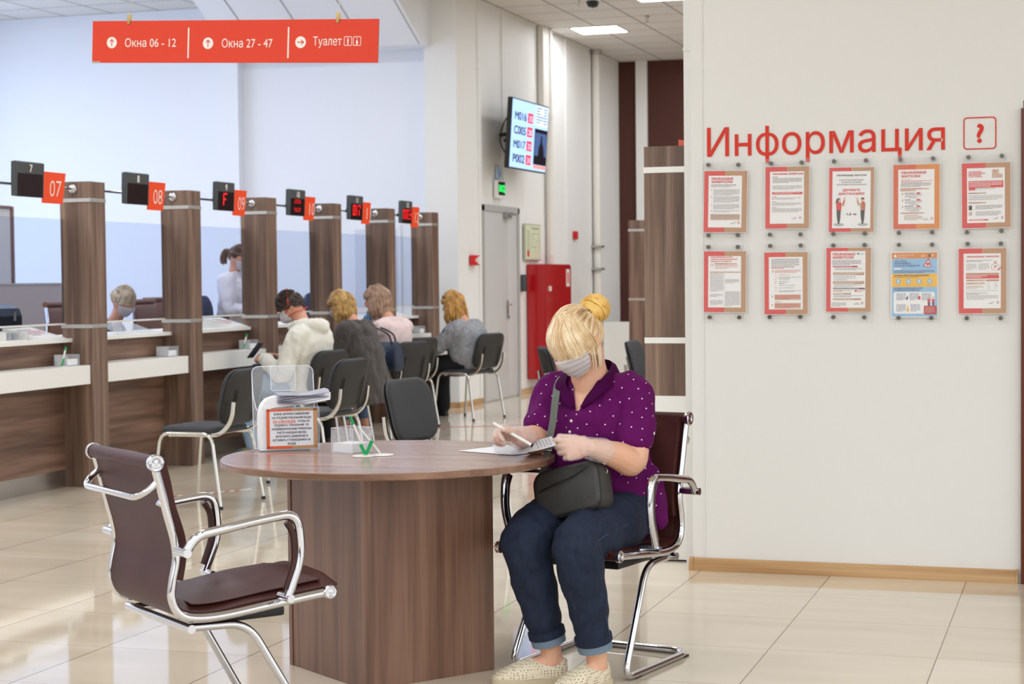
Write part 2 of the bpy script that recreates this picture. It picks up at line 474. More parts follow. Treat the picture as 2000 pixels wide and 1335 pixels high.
# pilaster on the staff back wall and the projecting end of the hall's left wall
struct('trim_1', MB().bx(-9.12, -8.84, 17.86, 18.0, 0, ZC), WALLB, smooth=0)
struct('wall_left', MB().bx(-6.63, -6.27, 17.76, 18.56, 0, ZC).bx(-6.6, -6.28, 18.56, 25.0, 0, ZC), WALL, smooth=0)
struct('baseboard_left', MB().bx(-6.63, -6.262, 17.745, 17.76, 0, .06).bx(-6.27, -6.258, 17.745, 18.5, 0, .06).bx(-6.28, -6.265, 19.86, 24.6, 0, .06), OAKY, smooth=0)
struct('trim_2', MB().bx(-6.29, -6.255, 18.42, 18.5, .06, ZC).bx(-6.29, -6.262, 21.9, 21.96, .06, ZC).bx(-6.29, -6.262, 19.3, 19.36, 2.3, ZC), WALL, smooth=0)
struct('wall_far', MB().bx(-6.3, 6, 24.65, 24.9, 0, ZC), BROWNW, smooth=0)
struct('trim_3', MB().bx(-6.02, -5.86, 24.6, 24.655, .9, ZC), WALL, smooth=0)
# sloped bulkhead hanging over the staff wall
b = MB()
a = [(-8.75, 17.55, 3.80), (-8.75, 16.4, ZC), (-8.75, 18.0, ZC), (-8.75, 18.0, 3.80)]
c = [(-6.56, 17.55, 3.80), (-6.56, 16.4, ZC), (-6.56, 18.0, ZC), (-6.56, 18.0, 3.80)]
b.loft([a, c])
struct('trim_4', b, WALLB, smooth=0)
b = MB()
for k in range(4):
    x = -8.4 + k * .6
    b.tube([(x, 17.545, 3.80), (x - .0, 16.39, ZC)], .006, 4)
struct('trim_5', b, mat('soffit_seam', (168, 172, 182), .6), smooth=0)
# information wall with its white end strip
struct('wall_right', MB().bx(-1.742, -.262, 8.18, 8.5, 0, ZC).bx(-.262, 1.1, 8.18, 8.5, 2.12, ZC).bx(.9, 6, 8.18, 8.5, 0, ZC), WALL, smooth=0)
struct('trim_6', MB().bx(-1.795, -1.742, 8.28, 8.42, 0, ZC).bx(-1.797, -1.74, 8.275, 8.3, 2.42, 2.43), mat('white_panel_trim', (232, 231, 226), .4), smooth=0)
struct('trim_9', MB().bx(-1.69, -1.684, 8.176, 8.182, .06, ZC), WALL, smooth=0)
bb = MB().loft([[V((x, y, z)) for y, z in ((8.18, 0), (8.152, 0), (8.152, .012), (8.158, .05), (8.168, .058), (8.18, .058))] for x in (-1.752, -.285)])
bb.loft([[V((x, y, z)) for y, z in ((8.18, 0), (8.149, 0), (8.149, .02), (8.155, .055), (8.166, .062), (8.18, .062))] for x in (-.292, -.283)])
bb.loft([[V((x, y, z)) for y, z in ((8.18, 0), (8.149, 0), (8.149, .02), (8.155, .055), (8.166, .062), (8.18, .062))] for x in (-1.757, -1.738)])
struct('baseboard_right', bb, OAK, smooth=30)
DOORB = mat('brown_door', (96, 44, 26), .35)
d1 = struct('door_1', MB().bx(-.27, -.17, 8.15, 8.3, 0, 2.085, .004).bx(.8, .9, 8.15, 8.3, 0, 2.085, .004).bx(-.17, .8, 8.15, 8.3, 2.0, 2.085), DOORB)
MB().bx(-.17, .8, 8.22, 8.26, .005, 2.0).build('door_leaf', DOORB, d1)
# unseen shapes added behind the camera to steer light and reflections
struct('light_blocker_south', MB().bx(-12.6, -3.2, -1.66, -1.5, 0, 4.6), WALL, smooth=0)  # added wall blocks light from the left front, darkening left-facing sides
b = MB()
for k in range(9): b.bx(-12.5 + k * 2.2, -12.5 + k * 2.2 + .22, -1.9, -1.7, 0, 4.6)
for z0, z1 in ((0, .35), (2.3, 2.45), (4.3, 4.6)): b.bx(-12.6, 5.4, -1.88, -1.72, z0, z1)
struct('reflection_bars', b, mat('reflection_bar_dark', (70, 66, 64), .5), smooth=0)  # added bars give the chrome something dark to reflect
# grey double door in the left wall
DG = mat('grey_door_paint', (196, 194, 192), .4)
d2 = struct('door_2', MB().bx(-6.29, -6.245, 18.52, 18.57, 0, 2.16).bx(-6.29, -6.245, 19.78, 19.84, 0, 2.16).bx(-6.29, -6.245, 18.52, 19.84, 2.1, 2.17), mat('door_frame_grey', (178, 176, 173), .4), smooth=0)
MB().bx(-6.29, -6.258, 18.57, 19.42, .012, 2.1, .003).build('door_leaf', DG, d2)
MB().bx(-6.29, -6.262, 19.43, 19.78, .012, 2.1, .003).build('door_leaf', DG, d2)
h = MB().box((-6.25, 19.38, 1.03), (.012, .035, .16), 0, .003)
h.tube(fillet([(-6.25, 19.38, 1.06), (-6.2, 19.38, 1.06), (-6.2, 19.27, 1.06)], .02), .009, 8)
h.cyl((-6.25, 19.38, .92), (-6.235, 19.38, .92), .022)
h.build('door_handle', STEEL, d2)
MB().bx(-6.258, -6.2, 19.25, 19.42, 2.04, 2.09, .006).bx(-6.24, -6.21, 19.42, 19.6, 2.075, 2.09).build('door_closer', mat('closer_grey', (150, 150, 150), .4, .5), d2)

# ceiling light panels: the hall's lamps
LAMP = mat('lamp_diffuser', (255, 255, 255), .5, emit=(242, 247, 255), estr=PANEL_STRENGTH)
FRW = mat('lamp_frame_white', (225, 222, 216), .5)
def ceiling_light(x, y, label):
    t = thing('ceiling_light', label, 'ceiling light', (x, y, ZC), 0, 'ceiling light panels')
    f = MB()
    for sx in (-1, 1):
        f.box((sx * .292, 0, -.006), (.018, .6, .012)); f.box((0, sx * .292, -.006), (.566, .018, .012))
    f.build('frame', FRW, t, 0)
    f = MB(); f.rect(M(), -.283, -.283, .283, .283, -.004); f.bm.normal_update()
    for q in f.bm.faces:
        if q.normal.z > 0: q.normal_flip()
    f.build('diffuser', LAMP, t, 0, recalc=False)
    return t
ceiling_light(-5.66, 21.3, 'square white ceiling light panel near the brown far wall')
ceiling_light(-4.36, 19.0, 'white ceiling light panel cut by the top edge of the photo')
for x in (-11, -8.6, -6.2, -3.8, -1.4, 1.0):
    for y in (3.4, 6.4, 9.4, 12.4, 15.4):
        if x < -7 and y < 6: continue
        if x > -1.5 and y > 6: continue
        ceiling_light(x, y, 'square white ceiling light panel in the hall ceiling above the frame')
for x, y in ((-2.0, 12.4), (-2.0, 15.4), (.4, 12.4), (.4, 15.4), (-1.96, 19.0), (.44, 19.0), (-3.26, 21.3), (-.86, 21.3), (1.5, 21.3), (-4.46, 23.5), (-2.06, 23.5), (.34, 23.5)):
    ceiling_light(x, y, 'square white ceiling light panel in the hall ceiling above the frame')
cm = tag(MB().lathe([(.0, -.16), (.05, -.145), (.068, -.11), (.07, -.08)], (-5.0, 18.55, ZC), 24).lathe([(.072, -.085), (.078, -.05), (.078, 0)], (-5.0, 18.55, ZC), 24).build('dome_camera', BLACKP), 'small dome security camera under the tiled ceiling', 'security camera')
cm.data.materials.append(WHITEP)
for p in cm.data.polygons:
    if sum(cm.data.vertices[i].co.z for i in p.vertices) / len(p.vertices) > ZC - .09: p.material_index = 1
for i, (x, y, lb) in enumerate(((-4.85, 20.4, 'small sprinkler head on the ceiling beyond the lit light panel'), (-5.25, 18.9, 'small sprinkler head on the ceiling beside the dome camera'), (-6.0, 17.8, 'small sprinkler head on the ceiling near the left wall'))):
    tag(MB().lathe([(.022, -.07), (.022, -.064), (.007, -.06), (.007, -.02), (.03, -.01), (.03, 0)], (x, y, ZC), 12).build('sprinkler', STEEL), lb, 'sprinkler', 'ceiling sprinklers')
# ------------------------------------------------------------------ window counters 7-12 along the left
PY = [10.486, 11.853, 13.171, 14.507, 15.808, 17.011]
XP0, XP1 = -6.512, -6.285
GL = mat('screen_glass', (225, 232, 245), .02, trans=1.0, ior=1.06, spec=.3)
ORD = ['window 07', 'window 08', 'window 09', 'window 10', 'window 11', 'window 12']
for i, y in enumerate(PY):
    t = thing('counter_pillar', 'walnut pillar with silver bands and chrome rod cup right of ' + ORD[i], 'pillar', (0, y, 0), 0, 'window pillars')
    MB().bx(XP0, XP1, 0, .195, 0, 2.033, .002).build('post', PIL, t, 0)
    for z0, z1 in ((1.06, 1.085), (1.897, 1.922)):
        MB().bx(XP0 - .004, XP1 + .004, -.004, .199, z0, z1, .001).build('band', ALU, t, 0)
    f = MB().lathe([(.034, 0), (.034, .004), (.028, .016), (.014, .024), (.0, .024)], (-6.41, 0, 1.985), 20, M.Rotation(R(90), 3, 'X'))
    f.build('rod_cup', CHROME, t)
for i, y1 in enumerate(PY):
    y0 = 9.05 if i == 0 else PY[i - 1] + .2
    t = thing('service_counter', 'walnut counter with white ledge and white desk under the number of ' + ORD[i], 'counter', (0, y0, 0), 0, 'service counters')
    L = y1 - y0
    MB().bx(-6.545, -6.505, 0, L, .115, .967).build('front_panel', PANH, t, 0)
    MB().bx(-6.545, -6.508, 0, L, 0, .115).build('kick_plate', STEEL, t, 0)
    MB().bx(-6.95, -6.435, 0, L, .967, .993, .002).build('ledge', WHITE, t, 0)
    MB().bx(-6.505, -6.3, .001, L - .005, .69, .815, .002).build('desk', WHITE, t, 0)
    for q in (.1, ):
        MB().tube(spline([(-6.5, q + .02, .66), (-6.42, q + .03, .665), (-6.40, q + .04, .64), (-6.43, q + .05, .625)], 5), .006, 6).build('bag_hook', STEEL, t)
    MB().bx(-7.1, -6.95, 0, L, .74, .765).build('staff_worktop', PANH, t, 0)
    # glass screen over the ledge
    g = thing('glass_screen', 'clear glass screen standing over the ledge of ' + ORD[i], 'screen', (0, y0, 0), 0, 'glass screens')
    MB().bx(-6.5, -6.494, .002, L - .002, 1.09, 1.786).build('pane', GL, g, 0)
    MB().bx(-6.51, -6.484, .002, L - .002, 1.082, 1.094).build('bottom_rail', WHITEP, g, 0)
    if i: MB().bx(-6.56, -6.45, .01, .04, .993, 1.115, .002).build('end_bracket', WHITEP, g, 0)
    # rod and display
    rd = MB().cyl((-6.41, y0 - .003, 1.988), (-6.41, y1 - .024, 1.985), .009, seg=10).build('display_rod', CHROME)
    tag(rd, 'thin chrome rod carrying the display of ' + ORD[i], 'rod', 'display rods')

SEG = mat('led_red', (255, 20, 24), .5, emit=(255, 24, 30), estr=1.5)
LEDG = mat('led_window', (30, 8, 14), .3)
LED = {2: [["####", "#...", "###.", "#...", "#..."]],
       3: [[".##.##.##.", "#..#..#..#", "#..#..#..#", "..........", "..........", "#..#..#..#", "#..#..#..#", ".##.##.##."]],
       4: [["###.#.###", "#.#.#...#", "#.#.#..#.", "#.#.#..#.", "###.#..#."]],
       5: [["###.###.##.", "#.#.#.#...#", "#.#.#.#.###", "#.#.#.#...#", "#.#.#.#.##."]]}
DOFF = [-.815, -.842, -.802, -.825, -.837, -.756]
DLEN = [.305, .306, .285, .298, .288, .263]
for i, y in enumerate(PY):
    n = 7 + i
    t = thing('queue_display', 'black LED window display headed with the number %d' % n, 'display', (-6.41, y + DOFF[i], 2.012), 0, 'queue displays')
    l = DLEN[i]
    MB().loft([[V((x, yy, z)) for x, z in ((.061, -.105), (.097, -.11), (.107, .105), (.095, .112), (.065, .108), (.061, .0))] for yy in (0, l)]).build('housing', GREYP, t, 30)
    pl = M.Translation((.1028, 0, 0)) @ face_px(0, 0, 0) @ M.Rotation(R(2.6), 4, 'X')
    f = MB(); f.rect(pl, .012, -.105, l - .012, .036, .001); f.build('led_panel', LEDG, t, 0)
    f = MB().text(str(n), .066, pl @ M.Translation((l * .5, .047, .002)), bold=.002, align='CENTER'); f.build('number', LETW, t, 0)
    MB().bx(.0125, .066, l * .3, l * .45, -.04, -.01, .002).build('mount', BLACKP, t, 0)
    if i in LED:
        f = MB(); pat = LED[i][0]; w = len(pat[0]); hgt = len(pat); s = .105 / max(hgt, 5)
        for r, row in enumerate(pat):
            for c, ch in enumerate(row):
                if ch == '#':
                    u = l * (.5 if i > 2 else .46) + (c - w / 2) * s * (.95 if i > 2 else .8); v = .025 - r * s
                    nx = c + 1 < w and row[c + 1] == '#'; ny = r + 1 < hgt and pat[r + 1][c] == '#'
                    f.rect(pl, u, v - s * .42, u + s * (1.0 if nx else .45), v, .002)
                    if ny: f.rect(pl, u, v - s * 1.0, u + s * .45, v - s * .42, .002)
        f.build('digits', SEG, t, 0)
    q = thing('window_number_sign', 'orange plaque reading %02d beside its LED display' % n, 'sign', (-6.405, y + DOFF[i] + l + .002, 1.972), 0, 'orange window numbers')
    pr = face_px(.085, 0, 0) @ M.Rotation(R(4), 4, 'X')
    pw = (.262, .25, .225, .225, .205, .22)[i]
    f = MB(); f.prism([(-.0, -.1), (pw - .02, -.1), (pw, .1), (.0, .1)], -.002, .002, pr); f.build('plaque', ORANGE, q, 0)
    f = MB().text('%02d' % n, .15, pr @ M.Translation((.075, -.055, .003)), width=pw * .52, bold=-.002); f.build('number', LETW, q, 0)
    

# ------------------------------------------------------------------ counters of the other row, right of the middle
t = thing('counter_pillar', 'wide walnut pillar with white bands beside the information wall', 'pillar', (-1.9, 8.4, 0))
MB().bx(-.118, .145, 0, .22, .795, 1.988, .002).build('post', PIL, t, 0)
MB().bx(-.118, .145, 0, .22, 0, .795, .001).build('white_base', WHITE, t, 0)
for z0, z1 in ((1.047, 1.075), (1.862, 1.89)):
    MB().bx(-.12, .147, -.003, .222, z0, z1).build('band', WHITE, t, 0)
MB().bx(-.118, .145, -.002, .22, 0, .008).build('floor_seal', BLACKP, t, 0)
t = thing('window_number_sign', 'orange and grey number sign edge-on above the wide walnut pillar', 'sign', (-1.86, 8.5, 1.99))
MB().loft([[V((x, y, z)) for x, z in ((-.01, 0), (.12, 0), (.12, .012), (-.01, .035))] for y in (0, .012)]).build('plaque', mat('salmon_plastic', (240, 112, 84), .45), t, 0)
MB().bx(.07, .12, .02, .03, 0, .1).build('display_edge', mat('blue_grey_plastic', (150, 160, 170), .4), t, 0)
t = thing('counter_pillar', 'distant narrow walnut pillar before the brown far wall', 'pillar', (-5.39, 22.0, 0))
MB().bx(-.1, .11, 0, .25, 0, 2.07).build('post', PIL, t, 0)
for z0, z1 in ((1.06, 1.09), (1.93, 1.96)):
    MB().bx(-.104, .114, -.004, .254, z0, z1).build('band', ALU, t, 0)
MB().ball((.14, .1, 2.0), .03).cyl((.1, .1, 2.0), (.2, .1, 2.0), .01).build('rod_cup', CHROME, t)
MB().tube(fillet([(.13, -.02, 1.3), (.2, -.02, 1.26), (.16, -.02, 1.05)], .03), .014, 8).build('handset', STEEL, t)
pw = thing('partition', 'low cream partition board with a dark joint before the brown wall', 'partition', (-6.26, 23.6, 0))
MB().bx(.01, .74, 0, .05, 0, .75, .003).build('board', WHITE, pw, 0)
MB().bx(.74, .76, .01, .04, 0, .75).build('joint', BLACKP, pw, 0)
MB().bx(.76, 1.5, 0, .05, 0, .75, .003).build('board', WHITE, pw, 0)

# ------------------------------------------------------------------ round table
TX, TY = -2.335, 5.855
t = thing('round_table', 'round walnut table with a square pedestal in the foreground', 'table', (TX, TY, 0))
f = MB().lathe([(.0, .724), (.576, .724), (.583, .728), (.585, .735), (.585, .744), (.582, .75), (.0, .75)], (0, 0, 0), 96)
f.build('tabletop', TABLET, t, 30)
MB().lathe([(.5855, .7275), (.5862, .7285), (.5862, .7465), (.5855, .7475)], (0, 0, 0), 96).build('edge_band', wood('table_edge_walnut', (110, 78, 60), (132, 98, 78), (152, 116, 94), 'X'), t, 30)
# square pedestal, turned so that one corner points to the viewer
ang = math.atan2(_fw.y, _fw.x) + R(36)     # direction of the receding side
s = .262
f = MB(); c2 = M.Rotation(ang, 4, 'Z')
off = c2 @ V((0, 0, 0))
for (x0, x1, y0, y1) in ((-s, -s + .022, -s, s), (s - .022, s, -s, s), (-s + .0225, s - .0225, -s + .004, -s + .024), (-s + .0225, s - .0225, s - .024, s - .004)):
    m = MB(); m.bx(x0, x1, y0, y1, 0, .724, .0015)
    o = m.build('pedestal_panel', TABLEW if x1 - x0 < .1 else wood('table_walnut_shaded', (80, 54, 43), (106, 76, 61), (130, 97, 80), 'Z'), t, 0); o.rotation_euler = (0, 0, ang)  # darker walnut paints shade onto the inset side panels

# ------------------------------------------------------------------ brown leather visitor chairs
LEATHER = mat('brown_leather', (74, 36, 32), .45, spec=.3, var=((56, 25, 22), 9, (1, 1, 1), 4, .3), bump=(220, .05))
LEATHERD = mat('brown_leather_piping', (58, 28, 26), .4)
def visitor_chair(name, label, loc, rz):
    t = thing(name, label, 'chair', loc, rz, 'brown leather visitor chairs')
    prof = [(-.263, .858), (-.245, .79), (-.225, .71), (-.205, .635), (-.20, .58), (-.212, .52), (-.216, .47), (-.195, .425), (-.15, .405), (-.06, .402), (.08, .415), (.2, .427), (.285, .434)]
    P = spline([(x, 0, z) for x, z in prof], 5)
    for sy in (-1, 1):
        MB().tube([p + V((0, sy * .226, 0)) for p in P], .0112, 10, flat=1.15, up=V((0, 0, 1))).build('side_rail', CHROME, t)
    def strip(i0, i1, w, off, th, name, m, puff=0., nz=0, blunt=False, edge=.25):
        """padded strip that follows the sling profile between two profile points"""
        k0, k1 = i0 * 5, i1 * 5; rows_t, rows_b = [], []
        for k in range(k0, k1 + 1):
            p = P[k]; d = (P[min(k + 1, len(P) - 1)] - P[max(k - 1, 0)]).normalized(); n = V((-d.z, 0, d.x)) * (-1)
            n = V((d.z, 0, -d.x)) * -1
            if n.x < 0 and k < 30: n = -n
            if k >= 40 and n.z < 0: n = -n
            if n.dot(V((.5, 0, .6))) < 0: n = -n
            e = min((k - k0), (k1 - k)) / 3.0; e = min(1, e)
            if blunt: e = min(1, (k - k0) / 3.0) if k < k1 - 1 else (.8 if k < k1 else .45)
            rt, rb = [], []
            for j in range(13):
                u = -1 + 2 * j / 12; q = (1 - abs(u) ** 6) * (.45 + .55 * math.sqrt(max(e, 0)))
                wr = .004 * noise.noise(V((k * .22, u * 1.7, nz))) if nz else 0
                rt.append(p + V((0, u * w, 0)) + n * (off + (th + puff * (1 - u * u)) * max(q, edge) + wr))
                rb.append(p + V((0, u * w, 0)) + n * off)
            rows_t.append(rt); rows_b.append(rb)
        m_ = MB(); rings = [a + list(reversed(b_)) for a, b_ in zip(rows_t, rows_b)]
        m_.loft(rings); return m_.build(name, m, t, 50)
    strip(0, 12, .222, -.006, .012, 'sling', LEATHER)
    strip(0, 5, .213, .006, .040, 'back_pad', LEATHER, .010, 3, False, .8)
    strip(5, 7, .20, .006, .016, 'lower_back_pad', LEATHER, .004, 4)
    P.append(V((.302, 0, .437))); P += [V((.312, 0, .438)), V((.318, 0, .439)), V((.322, 0, .4395)), V((.325, 0, .44))]
    strip(7, 13, .215, .010, .026, 'seat_pad', LEATHER, .012, 7, True)
    strip(8, 12, .19, .034, .012, 'seat_cushion', LEATHER, .010, 9)
    for nm, x, z, r in (('head_roller', -.262, .858, .021), ('knee_roller', .287, .436, .017)):
        o = MB().cyl((x, -.225, z), (x, .225, z), r).build(nm, LEATHER, t)
        for sy in (-1, 1):
            f = MB().lathe([(0, 0), (r + .003, 0), (r + .004, .004), (r + .004, .014), (r + .001, .017), (r * .72, .0165), (r * .66, .0145), (r * .3, .0145), (0, .016)], (x, sy * .226, z), 24, M.Rotation(R(-90 * sy), 3, 'X'))
            f.build('end_cap', CHROME, o)
    f = MB().tube(fillet([(-.25, -.222, .805), (-.285, -.222, .775), (-.305, -.19, .76), (-.305, .19, .76), (-.285, .222, .775), (-.25, .222, .805)], .03), .0095, 10, flat=1.1)
    for sy in (-1, 1):
        f.cyl((-.248, sy * .222, .80), (-.262, sy * .222, .80), .009).cyl((-.235, sy * .222, .735), (-.252, sy * .222, .745), .008)
        f.box((-.243, sy * .223, .765), (.006, .012, .1), rot=M.Rotation(R(-14), 3, 'Y'))
    f.build('back_handle', CHROME, t)
    for sy in (-1, 1):
        a = fillet([(-.2, 0, .602), (-.165, 0, .65), (.03, 0, .678), (.155, 0, .69), (.168, 0, .56), (.12, 0, .445)], .05, 6)
        f = MB().tube([p + V((0, sy * .287, 0)) for p in a], .0128, 10, flat=1.08)
        f.cyl((-.2, sy * .232, .605), (-.2, sy * .305, .605), .013).cyl((.122, sy * .232, .442), (.122, sy * .305, .442), .012)
        o = f.build('arm', CHROME, t)
        MB().tube([p + V((0, sy * .287, -.0)) + V((-.006, 0, -.006)) for p in fillet([(.125, 0, .672), (.146, 0, .64), (.152, 0, .56), (.120, 0, .475)], .03, 5)], .0098, 8, flat=1.05).build('arm_underside', LEATHERD, o)
    g = []
    for sy in (-1, 1):
        q = [(-.16, sy * .205, .375), (.03, sy * .205, .368), (.215, sy * .222, .03), (.18, sy * .224, .0125), (-.27, sy * .224, .0125)]
        g.append([V(p) for p in q])
    path = g[0] + [g[1][4], g[1][3], g[1][2], g[1][1], g[1][0]]
    path = path[:3] + [path[4]] + [path[5]] + path[7:]
    MB().tube(fillet([path[0], path[1], V((.235, -.222, .013)), path[3], path[4], V((.235, .222, .013)), path[-2], path[-1]], .065, 7), .0125, 12).build('sled_base', CHROME, t)
    f = MB().cyl((-.16, -.235, .375), (-.16, .235, .375), .013)
    f.build('cross_bar', CHROME, t)
    MB().bx(-.10, .17, -.17, .17, .368, .402, .01).build('seat_plate', BLACKP, t)
    f = MB()
    for sy in (-1, 1):
        for x in (.14, -.24): f.box((x, sy * .224, .003), (.035, .016, .006))
    f.build('floor_glides', BLACKP, t, 0)
    return t
ch = visitor_chair('visitor_chair', 'empty brown leather chair with chrome arms, seen from behind at left', (-2.516, 4.834, 0), .906)
dup(ch, (-1.645, 6.109, 0), -1.796, 'brown leather chrome chair on which the woman in purple sits')

# ------------------------------------------------------------------ black stacking chairs
PADB = mat('black_upholstery', (52, 53, 56), .6, bump=(420, .15))
SHELLB = mat('black_shell_plastic', (38, 37, 36), .5)
FRAME = mat('chromed_tube', (214, 212, 206), .16, 1.0)
def pad(w, h, th, r, puff):
    """rounded cushion in local x (thickness up +z), size w (y) x h (x)"""
    m = MB(); rings = []
    for z, s_ in ((0, .94), (.25, 1), (.6, 1), (.85, .965), (1, .86), (1.08, .5), (1.1, .05)):
        rings.append([V((x * s_, y * s_, z * th + puff * (1 - s_) * 0)) for x, y in rrect(-h / 2, -w / 2, h / 2, w / 2, r, 6)])
    return m, rings
def stacking_chair(label, loc, rz):
    t = thing('stacking_chair', label, 'chair', loc, rz, 'black chairs with chrome legs')
    m, rg = pad(.46, .43, .045, .12, 0); m.loft(rg)
    for v in m.bm.verts: v.co += V((.02, 0, .445 - .25 * max(0, v.co.x - .12) ** 1.5))
    m.build('seat', PADB, t, 50)
    tl = M.Translation((-.262, 0, .66)) @ M.Rotation(R(-14), 4, 'Y')
    def backshape(rg, dz, flip):
        out = []
        for r in rg:
            o = []
            for p in r:
                q = V((p.z * flip + dz - .55 * p.y * p.y * 1.0, p.y, p.x)); q.x += .55 * .0
                o.append(tl @ V((q.x + 1.1 * p.y * p.y, q.y, q.z)))
            out.append(o)
        return out
    m, rg = pad(.455, .345, .034, .1, 0); m.loft(backshape(rg, .0, 1)); m.build('backrest', PADB, t, 50)
    m, rg = pad(.45, .34, .016, .1, 0); m.loft(backshape(rg, -.001, -1))
    for dy in (-.13, .13):
        m.box(tl @ V((-.019, dy, -.05)), (.006, .012, .2), rot=M.Rotation(R(-14), 3, 'Y'))
    m.build('back_shell', SHELLB, t, 50)
    for sy in (-1, 1):
        u = fillet([(.235, sy * .272, 0), (.185, sy * .25, .45), (-.165, sy * .25, .45), (-.235, sy * .272, 0)], .07, 6)
        o = MB().tube(u, .011, 10).build('leg_frame', FRAME, t)
        f = MB()
        for x in (.235, -.235): f.cyl((x, sy * .272, 0), (x * .995, sy * .2705, .02), .0135, seg=12)
        f.build('foot_cap', BLACKP, o)
        MB().tube(fillet([(.14, sy * .19, .438), (-.19, sy * .19, .438), (-.27, sy * .19, .52), (-.285, sy * .19, .64)], .07, 6), .0105, 8, flat=1.3).build('back_support', FRAME, t)
    MB().cyl((.12, -.25, .437), (.12, .25, .437), .009, seg=8).cyl((-.1, -.25, .437), (-.1, .25, .437), .009, seg=8).build('cross_bar', FRAME, t)
    return t
SC = [('empty black chair left of the round table, facing window 08', (-5.14, 9.9), 178),
      ('black chair under the man in the white hoodie', (-5.70, 12.56), 168),
      ('empty black chair seen from behind in the aisle by the acrylic leaflet holder', (-4.98, 11.2), 174),
      ('black chair carrying the woman in the pale pink jacket', (-5.70, 14.33), 163),
      ('black chair behind the pink-jacketed woman, next to the grey-sweatered woman', (-5.99, 15.33), 163),
      ('black chair in front of the grey door under the woman in the grey sweater', (-5.73, 16.5), 165),
      ('black chair whose padded back shows just behind the round table', (-3.215, 8.93), -9),
      ('black chair in front of the wide walnut pillar, turned right', (-3.33, 14.54), 0),
      ('black chair partly hidden behind the shoulder of the woman in purple', (-3.72, 13.3), 25),
      ('far black chair beside the wide walnut pillar, before the distant pillar', (-4.75, 21.2), 0),
      ('black chair hidden under the dark grey cardigan', (-5.85, 13.44), 172)]
c0 = None
for lb, (x, y), a in SC:
    if c0 is None: c0 = stacking_chair(lb, (x, y, 0), R(a))
    else: dup(c0, (x, y, 0), R(a), lb)
# ------------------------------------------------------------------ hanging direction sign
t = thing('hanging_sign', 'long orange-red direction sign hanging from two cables with white lettering', 'sign', (-4.24, 8.5, 2.612))
t.rotation_euler = (0, R(2.6), 0)
HW, HH = .822, .1105
MB().bx(-HW, HW, 0, .012, -HH, HH, .001).build('board', SIGNRED, t, 0)
F = face_ny(0, -.0012, 0)
K = 2 * HW / 1805.0             # sign pixels (crop) to metres
def sp(x, y): return ((x - 63) * K - HW, (259 - y) * K * .97)
pr = MB()
for x in (692, 1322):
    u, v0 = sp(x, 358); _, v1 = sp(x, 178); pr.rect(F, u - .004, v0, u + .004, v1)
for tx, x, y, w in (('Окна 06 - 12', 277, 290, 332), ('Окна 27 - 47', 903, 295, 318), ('Туалет', 1472, 285, 174)):
    u, v = sp(x, y); pr.text(tx, .062, F @ M.Translation((u, v, 0)), width=w * K)
ic = [(193, 264, 0), (818, 270, 0), (1398, 266, -90)]
for x, y, a in ic:
    u, v = sp(x, y); pr.disc(F, u, v, .030, 0, 28)
for x0 in (1663, 1718):
    a = sp(x0, 287); b = sp(x0 + 48, 234)
    pr.ring(F, rrect(a[0] + .003, a[1] + .003, b[0] - .003, b[1] - .003, .004), rrect(a[0], a[1], b[0], b[1], .006))
    cx, cy = (a[0] + b[0]) / 2, (a[1] + b[1]) / 2
    pr.disc(F, cx, cy + .014, .003, 0, 12)
    pr.poly(F, [(cx - .005, cy + .009), (cx - .0035, cy - .004), (cx - .0025, cy - .019), (cx + .0025, cy - .019), (cx + .0035, cy - .004), (cx + .005, cy + .009)] if x0 < 1700 else [(cx, cy + .010), (cx - .006, cy - .006), (cx - .0025, cy - .019), (cx + .0025, cy - .019), (cx + .006, cy - .006)])
pr.build('lettering', LETW, t, 0)
pr = MB()
for x, y, a in ic:
    u, v = sp(x, y); q = F @ M.Translation((u, v, .0006)) @ M.Rotation(R(a), 4, 'Z')
    pr.rect(q, -.0025, -.019, .0025, .017)
    pr.poly(q, [(0, .020), (-.0145, .004), (-.0105, .002), (0, .0135), (.0105, .002), (.0145, .004)])
pr.build('arrows', SIGNRED, t, 0)
u, v = sp(92, 381); MB().rect(F, u - .025, v - .005, u + .025, v + .005, .0003).build('maker_tag', mat('tag_silver', (190, 160, 140), .4), t, 0)
for x in (302, 1622):
    u, v = sp(x, 130)
    o = MB().bx(u - .008, u + .008, -.006, .018, v - .022, v + .03, .002).build('cable_clamp', mat('brass_clamp', (190, 165, 110), .3, .9), t)
    top = (ZC - 2.612) / math.cos(R(2.6))
    MB().cyl((u, .006, v + .02), (u + math.tan(R(2.6)) * (top - v) * 1.0, .006, top + u * math.tan(R(2.6)) - .02), .0022, seg=6).build('cable', STEEL, o)

# ------------------------------------------------------------------ information wall lettering
FW = face_ny(0, 8.178, 0)
o = MB().text('Информация', .182, FW @ M.Translation((-1.679, 1.9165, .0)), width=1.068, bold=.0006, ext=.0015).build('wall_lettering', LETR, None, 0)
tag(o, 'large red lettering reading the Russian word for information', 'lettering')
q = thing('question_mark_emblem', 'red rounded square emblem with a question mark on the white wall', 'emblem', (-.4455, 8.178, 1.984))
F0 = face_ny(0, 0, 0)
MB().ring(F0, rrect(-.0655, -.066, .0655, .066, .012), rrect(-.0705, -.071, .0705, .071, .016), .001).build('outline', LETR, q, 0)
MB().text('?', .112, F0 @ M.Translation((0, -.039, .001)), bold=.0035, align='CENTER').build('question_mark', LETR, q, 0)

